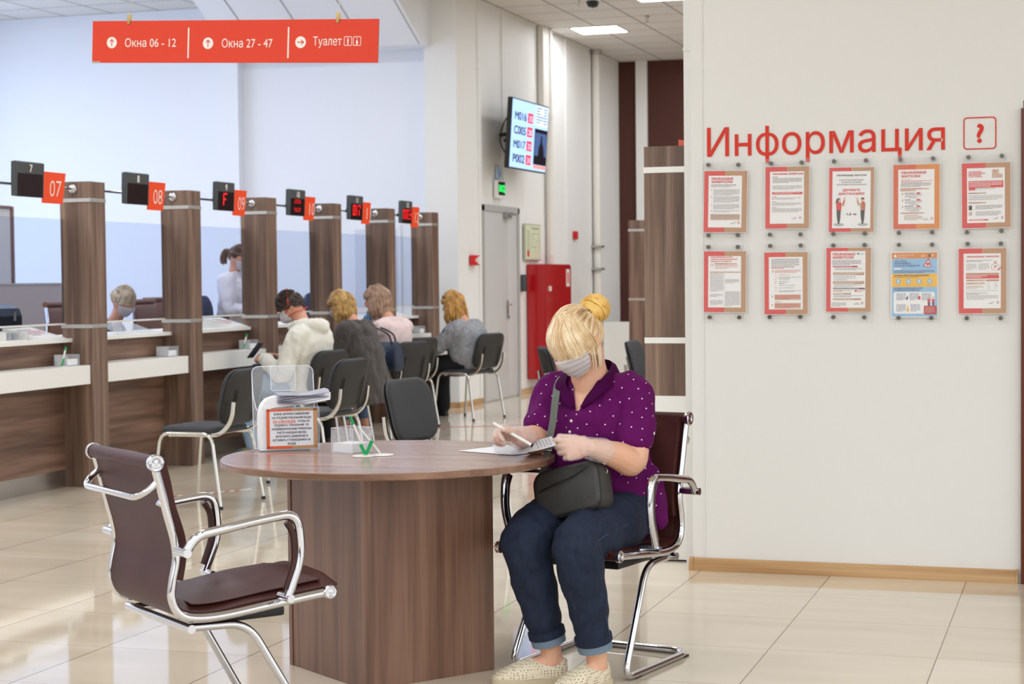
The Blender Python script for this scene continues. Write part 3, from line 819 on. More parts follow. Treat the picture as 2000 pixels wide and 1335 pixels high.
# ------------------------------------------------------------------ ten notices in acrylic holders
ACR = mat('clear_acrylic', (238, 238, 236), .08, alpha=.07, spec=.4)
SHEET = mat('notice_paper', (243, 240, 238), .6)
PRED = mat('print_red', (222, 52, 48), .55); PTAN = mat('print_tan', (190, 142, 100), .55)
PORA = mat('print_orange', (222, 92, 44), .55); PAMB = mat('print_amber', (226, 140, 52), .55)
PGR = mat('print_grey', (150, 140, 138), .6); PDK = mat('print_dark', (58, 46, 48), .6); PDG = mat('print_body_grey', (118, 106, 106), .6); PLT = mat('print_pale_tan', (212, 178, 156), .6)
PBL = mat('print_sky_blue', (150, 196, 232), .55); PYE = mat('print_yellow', (248, 192, 44), .55); PNAV = mat('print_navy', (70, 90, 140), .6)
PCRI = mat('print_crimson', (198, 28, 60), .55); PSKIN = mat('print_skin', (236, 186, 160), .6); PSH = mat('print_shadow_grey', (176, 186, 188), .6); PWH = mat('print_white', (246, 246, 246), .6)
PM = [PGR, PRED, PTAN, PDK, PLT, PORA, PAMB, PBL, PYE, PNAV, PCRI, PSKIN, PSH, PWH, PDG]
IDX = {'g': 0, 'r': 1, 't': 2, 'd': 3, 'p': 4, 'o': 5, 'a': 6, 'b': 7, 'y': 8, 'n': 9, 'c': 10, 's': 11, 'h': 12, 'w': 13, 'k': 14}
rng = random.Random(5)
class Print:
    """sheet coordinates: x 0..1 left to right, y 0..1 top to bottom"""
    def __init__(s, w, h): s.w, s.h, s.m = w, h, MB(); s.F = face_ny(-w / 2, 0, h / 2)
    def r(s, c, x0, y0, x1, y1, lv=1):
        s.m.mi = IDX[c]; s.m.rect(s.F, x0 * s.w, -y1 * s.h, x1 * s.w, -y0 * s.h, .0002 + lv * .00035)
    def lines(s, c, x0, y0, x1, n, dy=.017, th=.0065, lv=4):
        for k in range(n):
            x = x0; y = y0 + k * dy; end = x1 if k < n - 1 else x0 + (x1 - x0) * rng.uniform(.5, .9)
            while x < end - .01:
                l = min(rng.uniform(.02, .075), end - x); s.r('k' if c == 'd' else c, x, y, x + l, y + th, lv); x += l + .009
    def t(s, c, tx, x, y, size, width=None, al='LEFT', bold=.0002, lv=5):
        s.m.mi = IDX[c]; s.m.text(tx, size * s.h, s.F @ M.Translation((x * s.w, -y * s.h, .0002 + lv * .00035)), width * s.w if width else None, bold, al)
    def d(s, c, x, y, rx, ry=None, lv=6):
        s.m.mi = IDX[c]; s.m.disc(s.F, x * s.w, -y * s.h, rx * s.w, .0002 + lv * .00035, 16, (ry or rx) * (s.w if ry is None else s.h))
    def p(s, c, pts, lv=6):
        s.m.mi = IDX[c]; s.m.poly(s.F, [(x * s.w, -y * s.h) for x, y in pts], .0002 + lv * .00035)
    def border(s, a, b, x0=.115, y0=.085, x1=.875, y1=.915, m=.012):
        s.r(a, m, m * .7, .49, 1 - m * .7, 1); s.r(b, .49, m * .7, 1 - m, 1 - m * .7, 1); s.r('w', x0, y0, x1, y1, 2)
    def mark(s, x, y):
        s.lines('d', x - .15, y + .008, x, 1, th=.008); s.lines('d', x - .1, y - .008, x - .01, 1, th=.006)
        s.m.mi = IDX['c']; k = 16
        c0 = [((x + .035 + .022 * math.cos(2 * PI * i / k)) * s.w, -(y - .004 + .02 * math.sin(2 * PI * i / k)) * s.h) for i in range(k)]
        c1 = [((x + .037 + .013 * math.cos(2 * PI * i / k)) * s.w, -(y - .004 + .013 * math.sin(2 * PI * i / k)) * s.h) for i in range(k)]
        s.m.ring(s.F, c1, c0, .0025)
def body(n, P):
    if n == 0:
        P.border('r', 't'); P.t('r', 'УВАЖАЕМЫЕ', .175, .15, .05, .5, bold=.0005); P.t('r', 'ЗАЯВИТЕЛИ!', .175, .2, .05, .48, bold=.0005)
        P.lines('d', .175, .225, .74, 3)
        for y, n_ in ((.305, 6), (.42, 6), (.545, 5), (.645, 2)):
            P.r('r', .175, y, .2, y + .012, 4); P.lines('g', .23, y, .82, n_)
        P.r('p', .165, .7, .84, .795, 3); P.lines('g', .18, .71, .82, 5); P.mark(.78, .84)
    elif n == 1:
        P.border('r', 't'); P.t('r', 'УВАЖАЕМЫЕ ЗАЯВИТЕЛИ!', .175, .135, .034, .68, bold=.0004)
        P.lines('t', .175, .165, .33, 1, th=.012); P.lines('d', .175, .19, .83, 5); P.lines('g', .175, .31, .83, 4)
        P.r('r', .165, .41, .84, .45, 3); P.lines('w', .2, .418, .8, 2, .012, .005, 5)
        for y, n_ in ((.48, 2), (.56, 3), (.65, 4)):
            P.lines('t', .165, y, .33, 1, th=.011); P.lines('g', .165, y + .022, .82, n_)
        P.mark(.76, .825)
    elif n == 2:
        P.border('r', 't', .085, .065, .915, .935)
        P.t('d', 'УВАЖАЕМЫЕ ЖИТЕЛИ!', .5, .14, .032, .65, 'CENTER', .0003)
        P.t('g', 'В ЦЕЛЯХ МИНИМИЗАЦИИ', .5, .21, .026, .52, 'CENTER'); P.t('g', 'РАСПРОСТРАНЕНИЯ', .5, .245, .026, .42, 'CENTER'); P.t('g', 'КОРОНАВИРУСНОЙ ИНФЕКЦИИ', .5, .28, .026, .64, 'CENTER')
        P.t('r', 'ДЕРЖИТЕ', .5, .37, .046, .38, 'CENTER', .0005); P.t('r', 'ДИСТАНЦИЮ!', .5, .425, .046, .56, 'CENTER', .0005)
        for cx, sx, top in ((.23, 1, 'r'), (.75, -1, 't')):
            P.d('h', cx, .88, .115, .024, 3)
            P.p('d', [(cx - .05, .64), (cx + .045, .64), (cx + .03, .8), (cx + .01, .87), (cx - .02, .87), (cx - .045, .75)], 4)
            P.p(top, [(cx - .06, .56), (cx - .02, .535), (cx + .03, .535), (cx + .06, .56), (cx + .05, .66), (cx - .05, .66)], 5)
            P.p(top, [(cx + sx * .04, .55), (cx + sx * .1, .6), (cx + sx * .13, .52), (cx + sx * .1, .51), (cx + sx * .08, .57)], 6)
            P.p('s', [(cx + sx * .1, .515), (cx + sx * .14, .52), (cx + sx * .135, .47), (cx + sx * .11, .465)], 7)
            P.d('s', cx + sx * .01, .505, .028, .026, 7)
        P.p('d', [(.16, .55), (.18, .49), (.23, .47), (.26, .49), (.22, .5), (.2, .56)], 8); P.p('d', [(.70, .49), (.735, .465), (.78, .475), (.78, .5)], 8)
        P.p('r', [(.74, .53), (.775, .53), (.78, .64), (.755, .64)], 8)
        P.t('d', '1,5 м', .5, .735, .046, .2, 'CENTER', .0005)
        P.r('h', .345, .725, .38, .728, 4); P.r('h', .62, .725, .655, .728, 4)
    elif n == 3:
        P.border('o', 'a'); P.t('r', 'УВАЖАЕМЫЕ', .175, .15, .05, .53, bold=.0005); P.t('r', 'ЖИТЕЛИ!', .175, .205, .05, .4, bold=.0005)
        P.lines('t', .175, .235, .5, 1); P.lines('r', .175, .255, .84, 2); P.lines('d', .175, .29, .8, 4)
        P.r('p', .16, .37, .76, .39, 3); P.lines('o', .17, .375, .74, 1, lv=5); P.r('p', .16, .395, .48, .415, 3); P.lines('o', .17, .4, .46, 1, lv=5)
        for y in (.44, .54, .64):
            P.r('p', .19, y, .22, y + .03, 3); P.lines('d', .25, y, .48, 1, th=.011); P.r('r', .5, y - .004, .58, y + .018, 4); P.lines('g', .26, y + .022, .62, 3, .018); P.lines('d', .35, y + .076, .6, 1)
        P.r('p', .16, .74, .66, .76, 3); P.lines('o', .17, .746, .64, 1, lv=5); P.lines('d', .24, .78, .7, 1); P.lines('t', .24, .8, .64, 4, .016); P.mark(.79, .84)
    elif n == 4:
        P.border('r', 't'); 
        for k, l in enumerate((.38, .42, .36, .42)): P.lines('r', .15, .135 + k * .024, .15 + l, 1, th=.014)
        P.r('p', .62, .11, .76, .24, 3); P.r('p', .74, .18, .83, .24, 4); P.d('t', .68, .14, .02, lv=5)
        P.r('r', .15, .28, .845, .385, 3); P.r('r', .15, .385, .3, .42, 3); P.lines('w', .17, .295, .82, 4, .021, .008, 5); P.r('w', .28, .39, .84, .415, 4); P.lines('d', .29, .397, .82, 1)
        for y in (.455, .6):
            P.r('r', .15, y, .165, y + .02, 4); P.r('p', .165, y, .5, y + .02, 3); P.lines('d', .18, y + .006, .48, 1, lv=5)
        P.lines('g', .15, .5, .83, 4, .02); P.r('d', .15, .65, .215, .72, 4); P.r('p', .15, .745, .215, .8, 4)
        P.lines('d', .29, .65, .82, 4); P.lines('g', .29, .745, .8, 4); P.r('r', .15, .86, .54, .88, 3); P.lines('w', .16, .866, .52, 1, lv=5); P.mark(.79, .845)
    elif n == 5:
        P.border('r', 't'); P.t('r', 'Подразделение службы', .165, .11, .032, .5); P.t('r', 'первого лица Департамента', .165, .145, .032, .62); P.t('r', 'городского имущества', .165, .18, .032, .48)
        P.r('p', .26, .2, .78, .222, 3); P.lines('d', .27, .206, .76, 1, lv=5); P.m.mi = 0
        k = 16; P.m.ring(P.F, [((.2 + .03 * math.cos(2 * PI * i / k)) * P.w, -(.235 + .022 * math.sin(2 * PI * i / k)) * P.h) for i in range(k)], [((.2 + .036 * math.cos(2 * PI * i / k)) * P.w, -(.235 + .026 * math.sin(2 * PI * i / k)) * P.h) for i in range(k)], .0024)
        P.r('d', .197, .22, .203, .238, 5); P.lines('r', .27, .235, .8, 3, .022); P.r('p', .15, .335, .865, .355, 3); P.lines('d', .28, .342, .36, 1); P.lines('d', .62, .342, .72, 1)
        P.r('g', .49, .355, .493, .91, 3); P.lines('g', .16, .365, .47, 16, .019); P.lines('g', .16, .7, .45, 3); P.lines('g', .16, .8, .46, 5); P.lines('g', .51, .46, .84, 4); P.lines('g', .51, .66, .85, 14)
    elif n == 6:
        P.border('r', 't'); P.lines('d', .175, .115, .8, 5, .03, .011); P.lines('r', .175, .255, .6, 1, th=.01)
        P.r('p', .19, .29, .22, .33, 3); P.lines('r', .25, .29, .83, 3, .018)
        for k, y in enumerate((.365, .4, .435, .465, .49, .53, .57, .615)): P.lines('r', .25, y, .31, 1); P.lines('g', .34, y, .34 + (.45, .5, .3, .42, .2, .5, .45, .5)[k], 1 + (k % 3 == 1), .015)
        for y in (.68, .815):
            P.r('p', .24, y, .83, y + .085, 3); P.lines('r', .255, y + .012, .81, 4, .018, .007, 5); P.d('p', .19, y + .03, .02, lv=4)
        P.lines('t', .24, .79, .5, 1, th=.011)
    elif n == 7:
        P.border('r', 't', .11, .06, .87, .93); P.t('r', 'УВАЖАЕМЫЕ', .145, .125, .052, .5, bold=.0005); P.t('r', 'ЗАЯВИТЕЛИ!', .145, .175, .052, .46, bold=.0005)
        P.lines('b', .75, .09, .86, 2); P.d('n', .71, .1, .02); P.lines('d', .145, .2, .78, 5, .016)
        P.r('c', .16, .285, .7, .31, 3); P.lines('w', .18, .293, .68, 1, lv=5); P.lines('d', .2, .325, .8, 2)
        for y in (.385, .52):
            P.r('t', .165, y, .84, y + .042, 3); P.lines('w', .19, y + .01, .81, 2, .016, .006, 5)
        P.lines('d', .18, .445, .66, 3, .025); P.lines('d', .18, .575, .78, 2, .022); P.r('d', .165, .622, .86, .645, 3); P.lines('w', .18, .63, .8, 1, lv=5)
        P.r('p', .165, .66, .38, .68, 3); P.lines('d', .4, .665, .62, 1); P.r('r', .64, .655, .68, .685, 3); P.lines('r', .69, .66, .85, 2)
        P.r('t', .165, .705, .56, .725, 3); P.lines('w', .18, .711, .54, 1, lv=5); P.lines('d', .18, .74, .82, 2); P.r('t', .165, .785, .78, .81, 3); P.lines('w', .18, .793, .76, 1, lv=5)
        P.lines('g', .13, .85, .45, 4); P.mark(.77, .86)
    elif n == 8:
        P.r('a', .02, .015, .98, .105, 1); P.r('b', .02, .105, .98, .335, 1); P.r('y', .02, .335, .98, .535, 1); P.r('b', .02, .535, .98, .985, 1)
        P.d('w', .1, .065, .03); P.lines('w', .16, .05, .5, 2, .03); P.lines('w', .65, .055, .74, 2); P.r('d', .8, .045, .84, .085, 3); P.lines('w', .86, .05, .92, 2)
        P.t('n', 'ЧТО ТАКОЕ', .075, .155, .036, .26); P.t('n', 'КОРОНАВИРУС', .075, .19, .036, .35); P.t('n', 'И КАК ОН ПЕРЕДАЕТСЯ?', .075, .225, .034, .54)
        P.p('c', [(.68, .225), (.86, .24), (.8, .095)], 3); P.p('w', [(.71, .218), (.84, .229), (.795, .125)], 4); P.d('r', .785, .19, .034, lv=6)
        P.r('w', .07, .25, .22, .268, 3); P.lines('n', .07, .285, .92, 3, .015)
        P.t('d', 'КАКОВЫ СИМПТОМЫ ЗАБОЛЕВАНИЯ?', .07, .372, .03, .74); P.lines('d', .07, .385, .82, 1)
        for x in (.16, .38, .6, .82): P.d('b', x, .45, .055, lv=3); P.r('w', x - .012, .43, x + .012, .47, 5); P.lines('t', x - .05, .505, x + .05, 1)
        P.t('n', 'ЕСЛИ ВЫ ОБНАРУЖИЛИ У СЕБЯ', .07, .565, .028, .6); P.t('n', 'ПРИЗНАКИ КОРОНАВИРУСА', .07, .592, .028, .53)
        P.m.mi = IDX['w']; P.m.poly(P.F, [(x, y) for x, y in rrect(.06 * P.w, -.94 * P.h, .93 * P.w, -.61 * P.h, .01)], .0014)
        for x, y in ((.12, .63), (.4, .63), (.66, .63), (.12, .8), (.42, .8)): P.lines('n', x, y, x + .2, 7, .016)
        P.d('r', .6, .7, .03, .03); P.p('d', [(.32, .72), (.36, .66), (.37, .7), (.34, .74)]); P.p('y', [(.33, .9), (.37, .8), (.38, .92)])
        for x, c in ((.81, 'r'), (.9, 'r')): P.d('s', x, .695, .018, .015); P.p(c, [(x - .035, .72), (x + .03, .72), (x + .02, .77), (x - .03, .77)]); P.p('n', [(x - .03, .77), (x + .025, .77), (x + .02, .85), (x - .02, .85)])
        P.m.mi = IDX['c']; P.m.poly(P.F, rrect(.7 * P.w, -.95 * P.h, .97 * P.w, -.82 * P.h, .006), .0032); P.lines('p', .73, .84, .93, 6, .016, .006, 9)
    else:
        P.border('r', 't'); P.t('r', 'УВАЖАЕМЫЕ ЖИТЕЛИ!', .175, .145, .034, .66, bold=.0004); P.lines('d', .17, .185, .7, 2); P.lines('g', .17, .245, .38, 5, .02); P.lines('g', .42, .24, .64, 5, .02)
        P.m.mi = IDX['c']; k = 20
        def bag(q): return [((.765 + q * .085 * math.cos(2 * PI * i / k)) * P.w, -(.29 + q * .055 * math.sin(2 * PI * i / k)) * P.h) for i in range(k)]
        P.m.ring(P.F, bag(.93), bag(1), .0024); P.p('p', [(.73, .2), (.8, .2), (.785, .235), (.745, .235)]); P.t('c', '₽', .735, .31, .06, None)
        P.p('c', [(.81, .305), (.835, .325), (.89, .275), (.895, .285), (.835, .345), (.805, .315)])
        P.r('t', .165, .38, .84, .405, 3); P.r('r', .165, .41, .84, .465, 3); P.lines('w', .18, .42, .6, 2, .02, .008, 5)
        P.r('p', .165, .48, .55, .505, 3); P.lines('d', .2, .488, .4, 1); P.r('t', .57, .48, .84, .505, 3); P.r('p', .165, .525, .55, .55, 3); P.lines('t', .2, .533, .36, 1)
        for y in (.535, .57, .605): P.lines('d', .74, y, .84, 1); P.lines('g', .6, y, .66, 1)
        P.lines('t', .165, .575, .52, 3, .016); P.r('d', .16, .645, .83, .648, 3); P.lines('d', .17, .68, .6, 2); P.lines('g', .17, .72, .82, 4, .018); P.mark(.78, .83)
NOT = [(-1.579, 1.708, .204, .286, -1.2), (-1.294, 1.720, .204, .285, -.5), (-1.005, 1.704, .205, .294, -.7), (-.718, 1.711, .207, .291, -.2), (-.418, 1.710, .212, .290, .3),
       (-1.583, 1.340, .201, .285, -.6), (-1.301, 1.331, .203, .287, 0), (-1.019, 1.344, .204, .293, -.5), (-.728, 1.320, .207, .294, 0), (-.434, 1.334, .209, .291, 0)]
SO = [(-1.656, 1.878), (-1.517, 1.875), (-1.658, 1.554), (-1.521, 1.553), (-1.367, 1.877), (-1.227, 1.877), (-1.373, 1.553), (-1.234, 1.552), (-1.081, 1.878), (-0.939, 1.878), (-1.086, 1.551), (-0.945, 1.551), (-0.788, 1.877), (-0.645, 1.878), (-0.795, 1.551), (-0.65, 1.551), (-0.493, 1.879), (-0.351, 1.881), (-0.5, 1.549), (-0.353, 1.552), (-1.658, 1.501), (-1.521, 1.499), (-1.654, 1.177), (-1.516, 1.176), (-1.372, 1.502), (-1.233, 1.502), (-1.376, 1.177), (-1.236, 1.177), (-1.086, 1.5), (-0.946, 1.5), (-1.087, 1.176), (-0.949, 1.175), (-0.795, 1.498), (-0.65, 1.497), (-0.797, 1.172), (-0.654, 1.171), (-0.497, 1.498), (-0.355, 1.497), (-0.501, 1.17), (-0.356, 1.17)]
NLAB = ['red and tan notice, first of the upper row, list with four red bullets', 'red and tan notice in the upper row with one red bar across its text',
        'notice in the upper row with two cartoon people keeping 1.5 m apart', 'upper row notice with an orange and amber border', 'red and tan notice at the right end of the upper row, red text block',
        'red and tan notice at the left end of the lower row, table of text', 'red and tan lower row notice with two pale tan text blocks at its foot', 'red and tan notice in the lower row with one dark bar across its text',
        'blue and yellow health notice in the lower row without a red border', 'red and tan notice at the lower right end with a money bag drawing']
for n, (x, z, w, h, a) in enumerate(NOT):
    t = thing('wall_notice', NLAB[n], 'notice', (x, 8.18, z), 0, 'notices on the information wall')
    so = SO[4 * n:4 * n + 4]
    px0, px1 = min(s_[0] for s_ in so) - .034 - x, max(s_[0] for s_ in so) + .034 - x
    pz0, pz1 = min(s_[1] for s_ in so) - .02 - z, max(s_[1] for s_ in so) + .02 - z
    MB().bx(px0, px1, -.0215, -.0195, pz0, pz1, .0004).build('acrylic_panel', ACR, t, 0)
    MB().bx(px0 + .012, px1 - .012, -.0115, -.0095, pz0 + .012, pz1 - .012, .0004).build('acrylic_panel', ACR, t, 0)
    sh = MB().bx(-w / 2, w / 2, -.0142, -.0132, -h / 2, h / 2).build('sheet', SHEET, t, 0); sh.rotation_euler = (0, R(-a), 0)
    P = Print(w, h); body(n, P)
    for v in P.m.bm.verts: v.co.y -= .0142
    o = P.m.build('print', PM, t, 0, recalc=False); o.rotation_euler = (0, R(-a), 0)
    for sx, sz in so:
        m = MB().lathe([(0, -.001), (.0075, 0), (.0085, .002), (.0085, .018), (.0078, .0205), (.004, .0212), (0, .0205)], (sx - x, -.003, sz - z), 16, M.Rotation(R(90), 3, 'X'))
        m.lathe([(0, .016), (.0085, .0165), (.0092, .018), (.0092, .022), (.0082, .0236), (0, .0236)], (sx - x, -.003, sz - z), 16, M.Rotation(R(90), 3, 'X'))
        m.build('standoff', mat('nickel_standoff', (112, 106, 96), .25, 1.0), t)

# ------------------------------------------------------------------ things on the hall's left wall (plane X = -6.27)
XW = -6.27
def quad_px(m, pl, x0, y0, x1, y1, w=0): m.rect(pl, x0, y0, x1, y1, w)
# queue screen
tv = thing('wall_screen', 'wall-mounted queue screen showing ticket numbers in blue light', 'screen', (-5.95, 19.3, 2.945))
tv.rotation_euler = (0, R(4), R(-1))
MB().bx(-.055, 0, -.66, .66, -.385, .385, .006).build('case', BLACKP, tv, 0)
SCR = [mat('screen_blue', (150, 190, 240), .4, emit=(168, 200, 250), estr=.95), mat('screen_ink', (30, 36, 60), .4), mat('screen_red', (214, 44, 70), .4, emit=(226, 60, 84), estr=.6),
       mat('screen_dark', (22, 30, 44), .3), mat('screen_deep_blue', (70, 96, 140), .4, emit=(70, 100, 150), estr=.5), mat('screen_salmon', (226, 150, 140), .4, emit=(232, 150, 140), estr=.6), mat('screen_pale', (200, 220, 250), .4, emit=(206, 222, 250), estr=.9)]
m = MB(); pl = face_px(.001, 0, 0)
m.rect(pl, -.645, -.37, .645, .37)
m.mi = 6; m.rect(pl, .17, .14, .64, .365, .001)
m.mi = 1
for k, tx in enumerate(('M016', 'C005', 'M017', 'P002')):
    m.text(tx, .125, pl @ M.Translation((-.56, .155 - k * .155, .002)), width=.40, bold=.003)
m.mi = 2
for k in range(4): m.rect(pl, -.10, .145 - k * .155, .09, .255 - k * .155, .002)
m.mi = 6
for k, tx in enumerate(('35', '28', '33', '31')): m.text(tx, .09, pl @ M.Translation((-.07, .165 - k * .155, .004)), width=.12)
m.mi = 4
for k in range(6): m.rect(pl, .2, .33 - k * .032, .2 + (.2, .12, .16, .3, .22, .14)[k], .342 - k * .032, .002); m.rect(pl, .47, .33 - k * .032, .6, .342 - k * .032, .002)
m.rect(pl, .17, .205, .64, .21, .003)
m.mi = 3; m.rect(pl, .17, -.3, .64, .105, .002); m.mi = 4; m.rect(pl, .19, -.2, .63, .06, .003)
m.mi = 3; m.poly(pl, [(.32, -.2), (.34, -.1), (.40, -.04), (.405, .02), (.425, .045), (.455, .02), (.46, -.04), (.52, -.1), (.55, -.2)], .004)
m.mi = 5; m.rect(pl, .17, -.345, .64, -.305, .003)
m.build('screen', SCR, tv, 0, recalc=False)
f = MB().bx(-.11, -.055, -.2, .2, -.17, .17, .02); f.build('bracket_plate', GREYP, tv, 0)
MB().tube(fillet([(-.09, -.12, 0), (-.2, -.25, .0), (-.335, -.05, .0)], .05), .022, 8).tube(fillet([(-.09, .12, -.05), (-.2, -.02, -.05), (-.335, .06, -.05)], .05), .02, 8).build('bracket_arm', BLACKP, tv)
MB().tube(spline([(-.08, -.4, .25), (-.16, -.45, .1), (-.2, -.4, -.1), (-.12, -.3, -.28)], 6), .008, 6).build('cable', BLACKP, tv)
# exit sign, door plate
t = thing('exit_sign', 'small lit green sign reading ВЫХОД above the grey door', 'exit sign', (XW, 19.1, 2.36))
MB().bx(0, .05, -.14, .14, -.11, .09, .01).build('housing', WHITEP, t, 0)
MB().rect(face_px(.051, 0, 0), -.115, -.075, .125, .075).build('panel', mat('exit_black', (12, 30, 18), .4), t, 0)
MB().text('ВЫХОД', .1, face_px(.053, 0, 0) @ M.Translation((-.1, -.035, 0)), width=.21, bold=.004).build('lettering', mat('exit_green', (30, 200, 80), .4, emit=(40, 230, 100), estr=1.4), t, 0)
t = thing('wall_plate', 'small pale blue plate just above the green exit sign', 'plate', (XW, 19.12, 2.53))
MB().bx(0, .02, -.085, .085, -.06, .07, .004).build('plate', mat('pale_blue_plate', (186, 208, 232), .4), t, 0)
MB().rect(face_px(.021, 0, 0), -.05, -.04, .06, .02).build('lettering', mat('pale_blue_ink', (150, 178, 214), .5), t, 0)
# evacuation plan
t = thing('framed_plan', 'framed pale green evacuation plan above the red fire cabinet', 'framed plan', (XW, 20.36, 1.78))
MB().bx(0, .025, -.32, .32, -.215, .215, .005).build('frame', mat('plan_frame', (176, 178, 160), .4), t, 0)
m = MB(); pl = face_px(.026, 0, 0); m.rect(pl, -.30, -.2, .30, .2); m.mi = 1
for k in range(9):
    for s_ in range(4): m.rect(pl, -.24 + .03 * s_, .12 - k * .03, -.235 + .03 * s_ + .012, .135 - k * .03, .001)
for a_ in ((-.06, .1, .24, .105), (-.06, -.06, -.05, .1), (.23, -.1, .24, .1), (-.05, -.06, .1, -.055), (.1, -.14, .105, .02), (.1, .015, .23, .02), (.0, .02, .01, .1)): m.rect(pl, a_[0], a_[1], a_[2], a_[3], .001)
m.text('ПЛАН ЭВАКУАЦИИ', .04, pl @ M.Translation((-.08, .15, .001)), width=.3)
m.mi = 2; m.rect(pl, -.24, -.17, -.16, -.1, .001)
m.build('plan_sheet', [mat('plan_green', (214, 220, 186), .5), PGR, PRED], t, 0, recalc=False)
# fire cabinet
t = thing('fire_cabinet', 'tall red metal fire hose cabinet on the left wall', 'cabinet', (XW, 20.3, .0))
MB().bx(0, .22, -.12, .98, .165, 1.52, .006).build('body', RED, t, 0)
d = MB().bx(.22, .232, -.11, .97, .18, 1.5, .004).build('door', RED, t, 0)
MB().bx(.232, .25, .0, .06, 1.2, 1.26, .006).build('latch', WHITEP, d, 0)
MB().bx(.2325, .234, .75, .9, 1.25, 1.46).build('label_strip', WHITEP, d, 0)
m = MB(); m.rect(face_px(.2345, 0, 0), .79, 1.29, .86, 1.42); m.build('label_print', PRED, d, 0)
MB().bx(.2325, .234, .08, .9, .5, .83).build('glass_panel', mat('cabinet_glass', (190, 60, 60), .08), d, 0)
# small wall things
t = thing('call_point', 'red fire alarm call point with white button left of the grey door', 'alarm', (-6.262, 18.2, 1.555))
MB().bx(0, .05, -.1, .1, -.055, .055, .008).build('body', mat('alarm_red', (206, 34, 30), .35), t, 0)
MB().bx(.05, .054, .02, .08, -.04, .04).build('label_strip', WHITEP, t, 0)
MB().bx(.05, .058, -.05, -.01, -.02, .02, .004).build('button', WHITEP, t, 0)
tag(MB().bx(XW, XW + .02, 22.2, 22.38, 1.85, 1.95, .003).build('wall_sign', mat('alarm_red', None)), 'tiny square red sign on the wall right of the fire cabinet', 'sign')
tag(MB().bx(XW, XW + .045, 19.92, 20.03, 1.2, 1.4, .012).build('card_reader', GREYP), 'small dark card reader at the left edge of the fire cabinet', 'card reader')
PIPE = mat('pipe_white', (226, 222, 214), .45)
t = thing('wall_pipe', 'thick white pipe running down the wall behind the screen', 'pipe', (XW + .05, 21.0, 0), 0, 'white wall pipes')
MB().cyl((0, 0, 1.52), (0, 0, ZC), .045).build('tube', PIPE, t)
MB().bx(-.05, .02, -.3, -.06, 3.35, ZC, .004).build('duct', PIPE, t, 0)
for z in (1.62, 2.4, 3.3): MB().cyl((0, 0, z), (0, 0, z + .03), .052).build('collar', PIPE, t)
t = thing('wall_pipe', 'thin white pipe with brackets nearer the brown far wall', 'pipe', (XW + .05, 23.2, 0), 0, 'white wall pipes')
MB().cyl((0, 0, 0), (0, 0, ZC - .02), .05).build('tube', PIPE, t)
for z in (1.45, 1.75): MB().bx(-.06, .08, -.09, .09, z, z + .03, .004).build('bracket', STEEL, t, 0)
MB().cyl((0, 0, ZC - .06), (0, 0, ZC), .075).build('collar', STEEL, t)
# hatch on the staff wall
hx = [-7.55, -6.95]
t = thing('wall_hatch', 'white service hatch panel in the staff wall behind window 11', 'hatch', (-7.28, 18.0, 0))
MB().bx(-.3, .28, -.02, 0, .95, 1.95, .004).build('frame', WALLB, t, 0)
MB().bx(-.25, .23, -.03, -.02, 1.0, 1.9, .004).build('leaf', mat('hatch_leaf', (214, 218, 230), .5), t, 0)
MB().bx(.17, .2, -.045, -.03, 1.4, 1.46).build('latch', STEEL, t, 0)
# tape on the floor
TAPE = [mat('tape_white', (236, 228, 220), .5), mat('tape_red', (214, 92, 84), .5)]
def tape(p0, p1, w, label, solid=False):
    p0, p1 = V(p0), V(p1); d = (p1 - p0); L = d.length; a = math.atan2(d.y, d.x)
    mt = M.Translation((p0.x, p0.y, .0012)) @ M.Rotation(a, 4, 'Z'); m = MB()
    if solid: m.mi = 1; m.rect(mt, 0, -w / 2, L, w / 2)
    else:
        m.rect(mt, 0, -w / 2, L, w / 2); m.mi = 1; x = 0
        while x < L - .08: m.poly(mt, [(x, -w / 2), (x + .035, -w / 2), (x + .075, w / 2), (x + .04, w / 2)], .0005); x += .075
    tag(m.build('floor_tape', TAPE, None, 0, recalc=False), label, 'tape', 'distance tapes on the floor')
tape((-5.75, 9.82, 0), (-5.2, 10.62, 0), .05, 'red and white striped tape under the empty chair at left')
tape((-3.3, 8.45, 0), (-2.55, 8.85, 0), .05, 'red and white striped tape between the table pedestal and the seated woman')
tape((-5.75, 15.4, 0), (-4.55, 15.95, 0), .05, 'thin red tape line on the floor near the grey-sweatered woman', True)
tape((-3.9, 13.5, 0), (-3.2, 15.2, 0), .05, 'thin red tape line on the floor behind the shoulder of the seated woman', True)
# ------------------------------------------------------------------ people
SKIN = mat('skin', (222, 168, 138), .5, var=((230, 180, 152), 14, (1, 1, 1), 3, .3), sss=.06)
SKINP = mat('skin_pinkish', (216, 158, 132), .5, sss=.06)
MASKM = mat('mask_white', (250, 246, 248), .7, bump=(300, .1), sheen=.4)
def hairmat(name, dark, light):
    return mat(name, dark, .42, var=(light, 26, (1, 1, 1), 5, .22), bump=(160, .2))
HBLOND = hairmat('blond_hair', (206, 170, 124), (240, 218, 180)); HBLL = hairmat('blond_hair_light', (232, 208, 168), (250, 236, 208)); HBLD = hairmat('blond_hair_dark', (188, 150, 106), (216, 184, 142)); HBUN = hairmat('golden_blond_hair', (206, 152, 66), (246, 212, 126))  # strands mix mid, light and dark blond tones
HBROWN = hairmat('dark_brown_hair', (40, 30, 26), (82, 62, 52)); HHONEY = hairmat('honey_blond_hair', (132, 92, 46), (222, 182, 112))
HASH = hairmat('ash_blond_hair', (124, 92, 74), (190, 158, 132)); HGOLD = hairmat('golden_hair', (140, 92, 38), (224, 172, 92))
HMOUSE = hairmat('mouse_brown_hair', (84, 64, 52), (134, 106, 88)); HSTAFF = hairmat('pale_blond_hair', (172, 150, 124), (224, 206, 176))

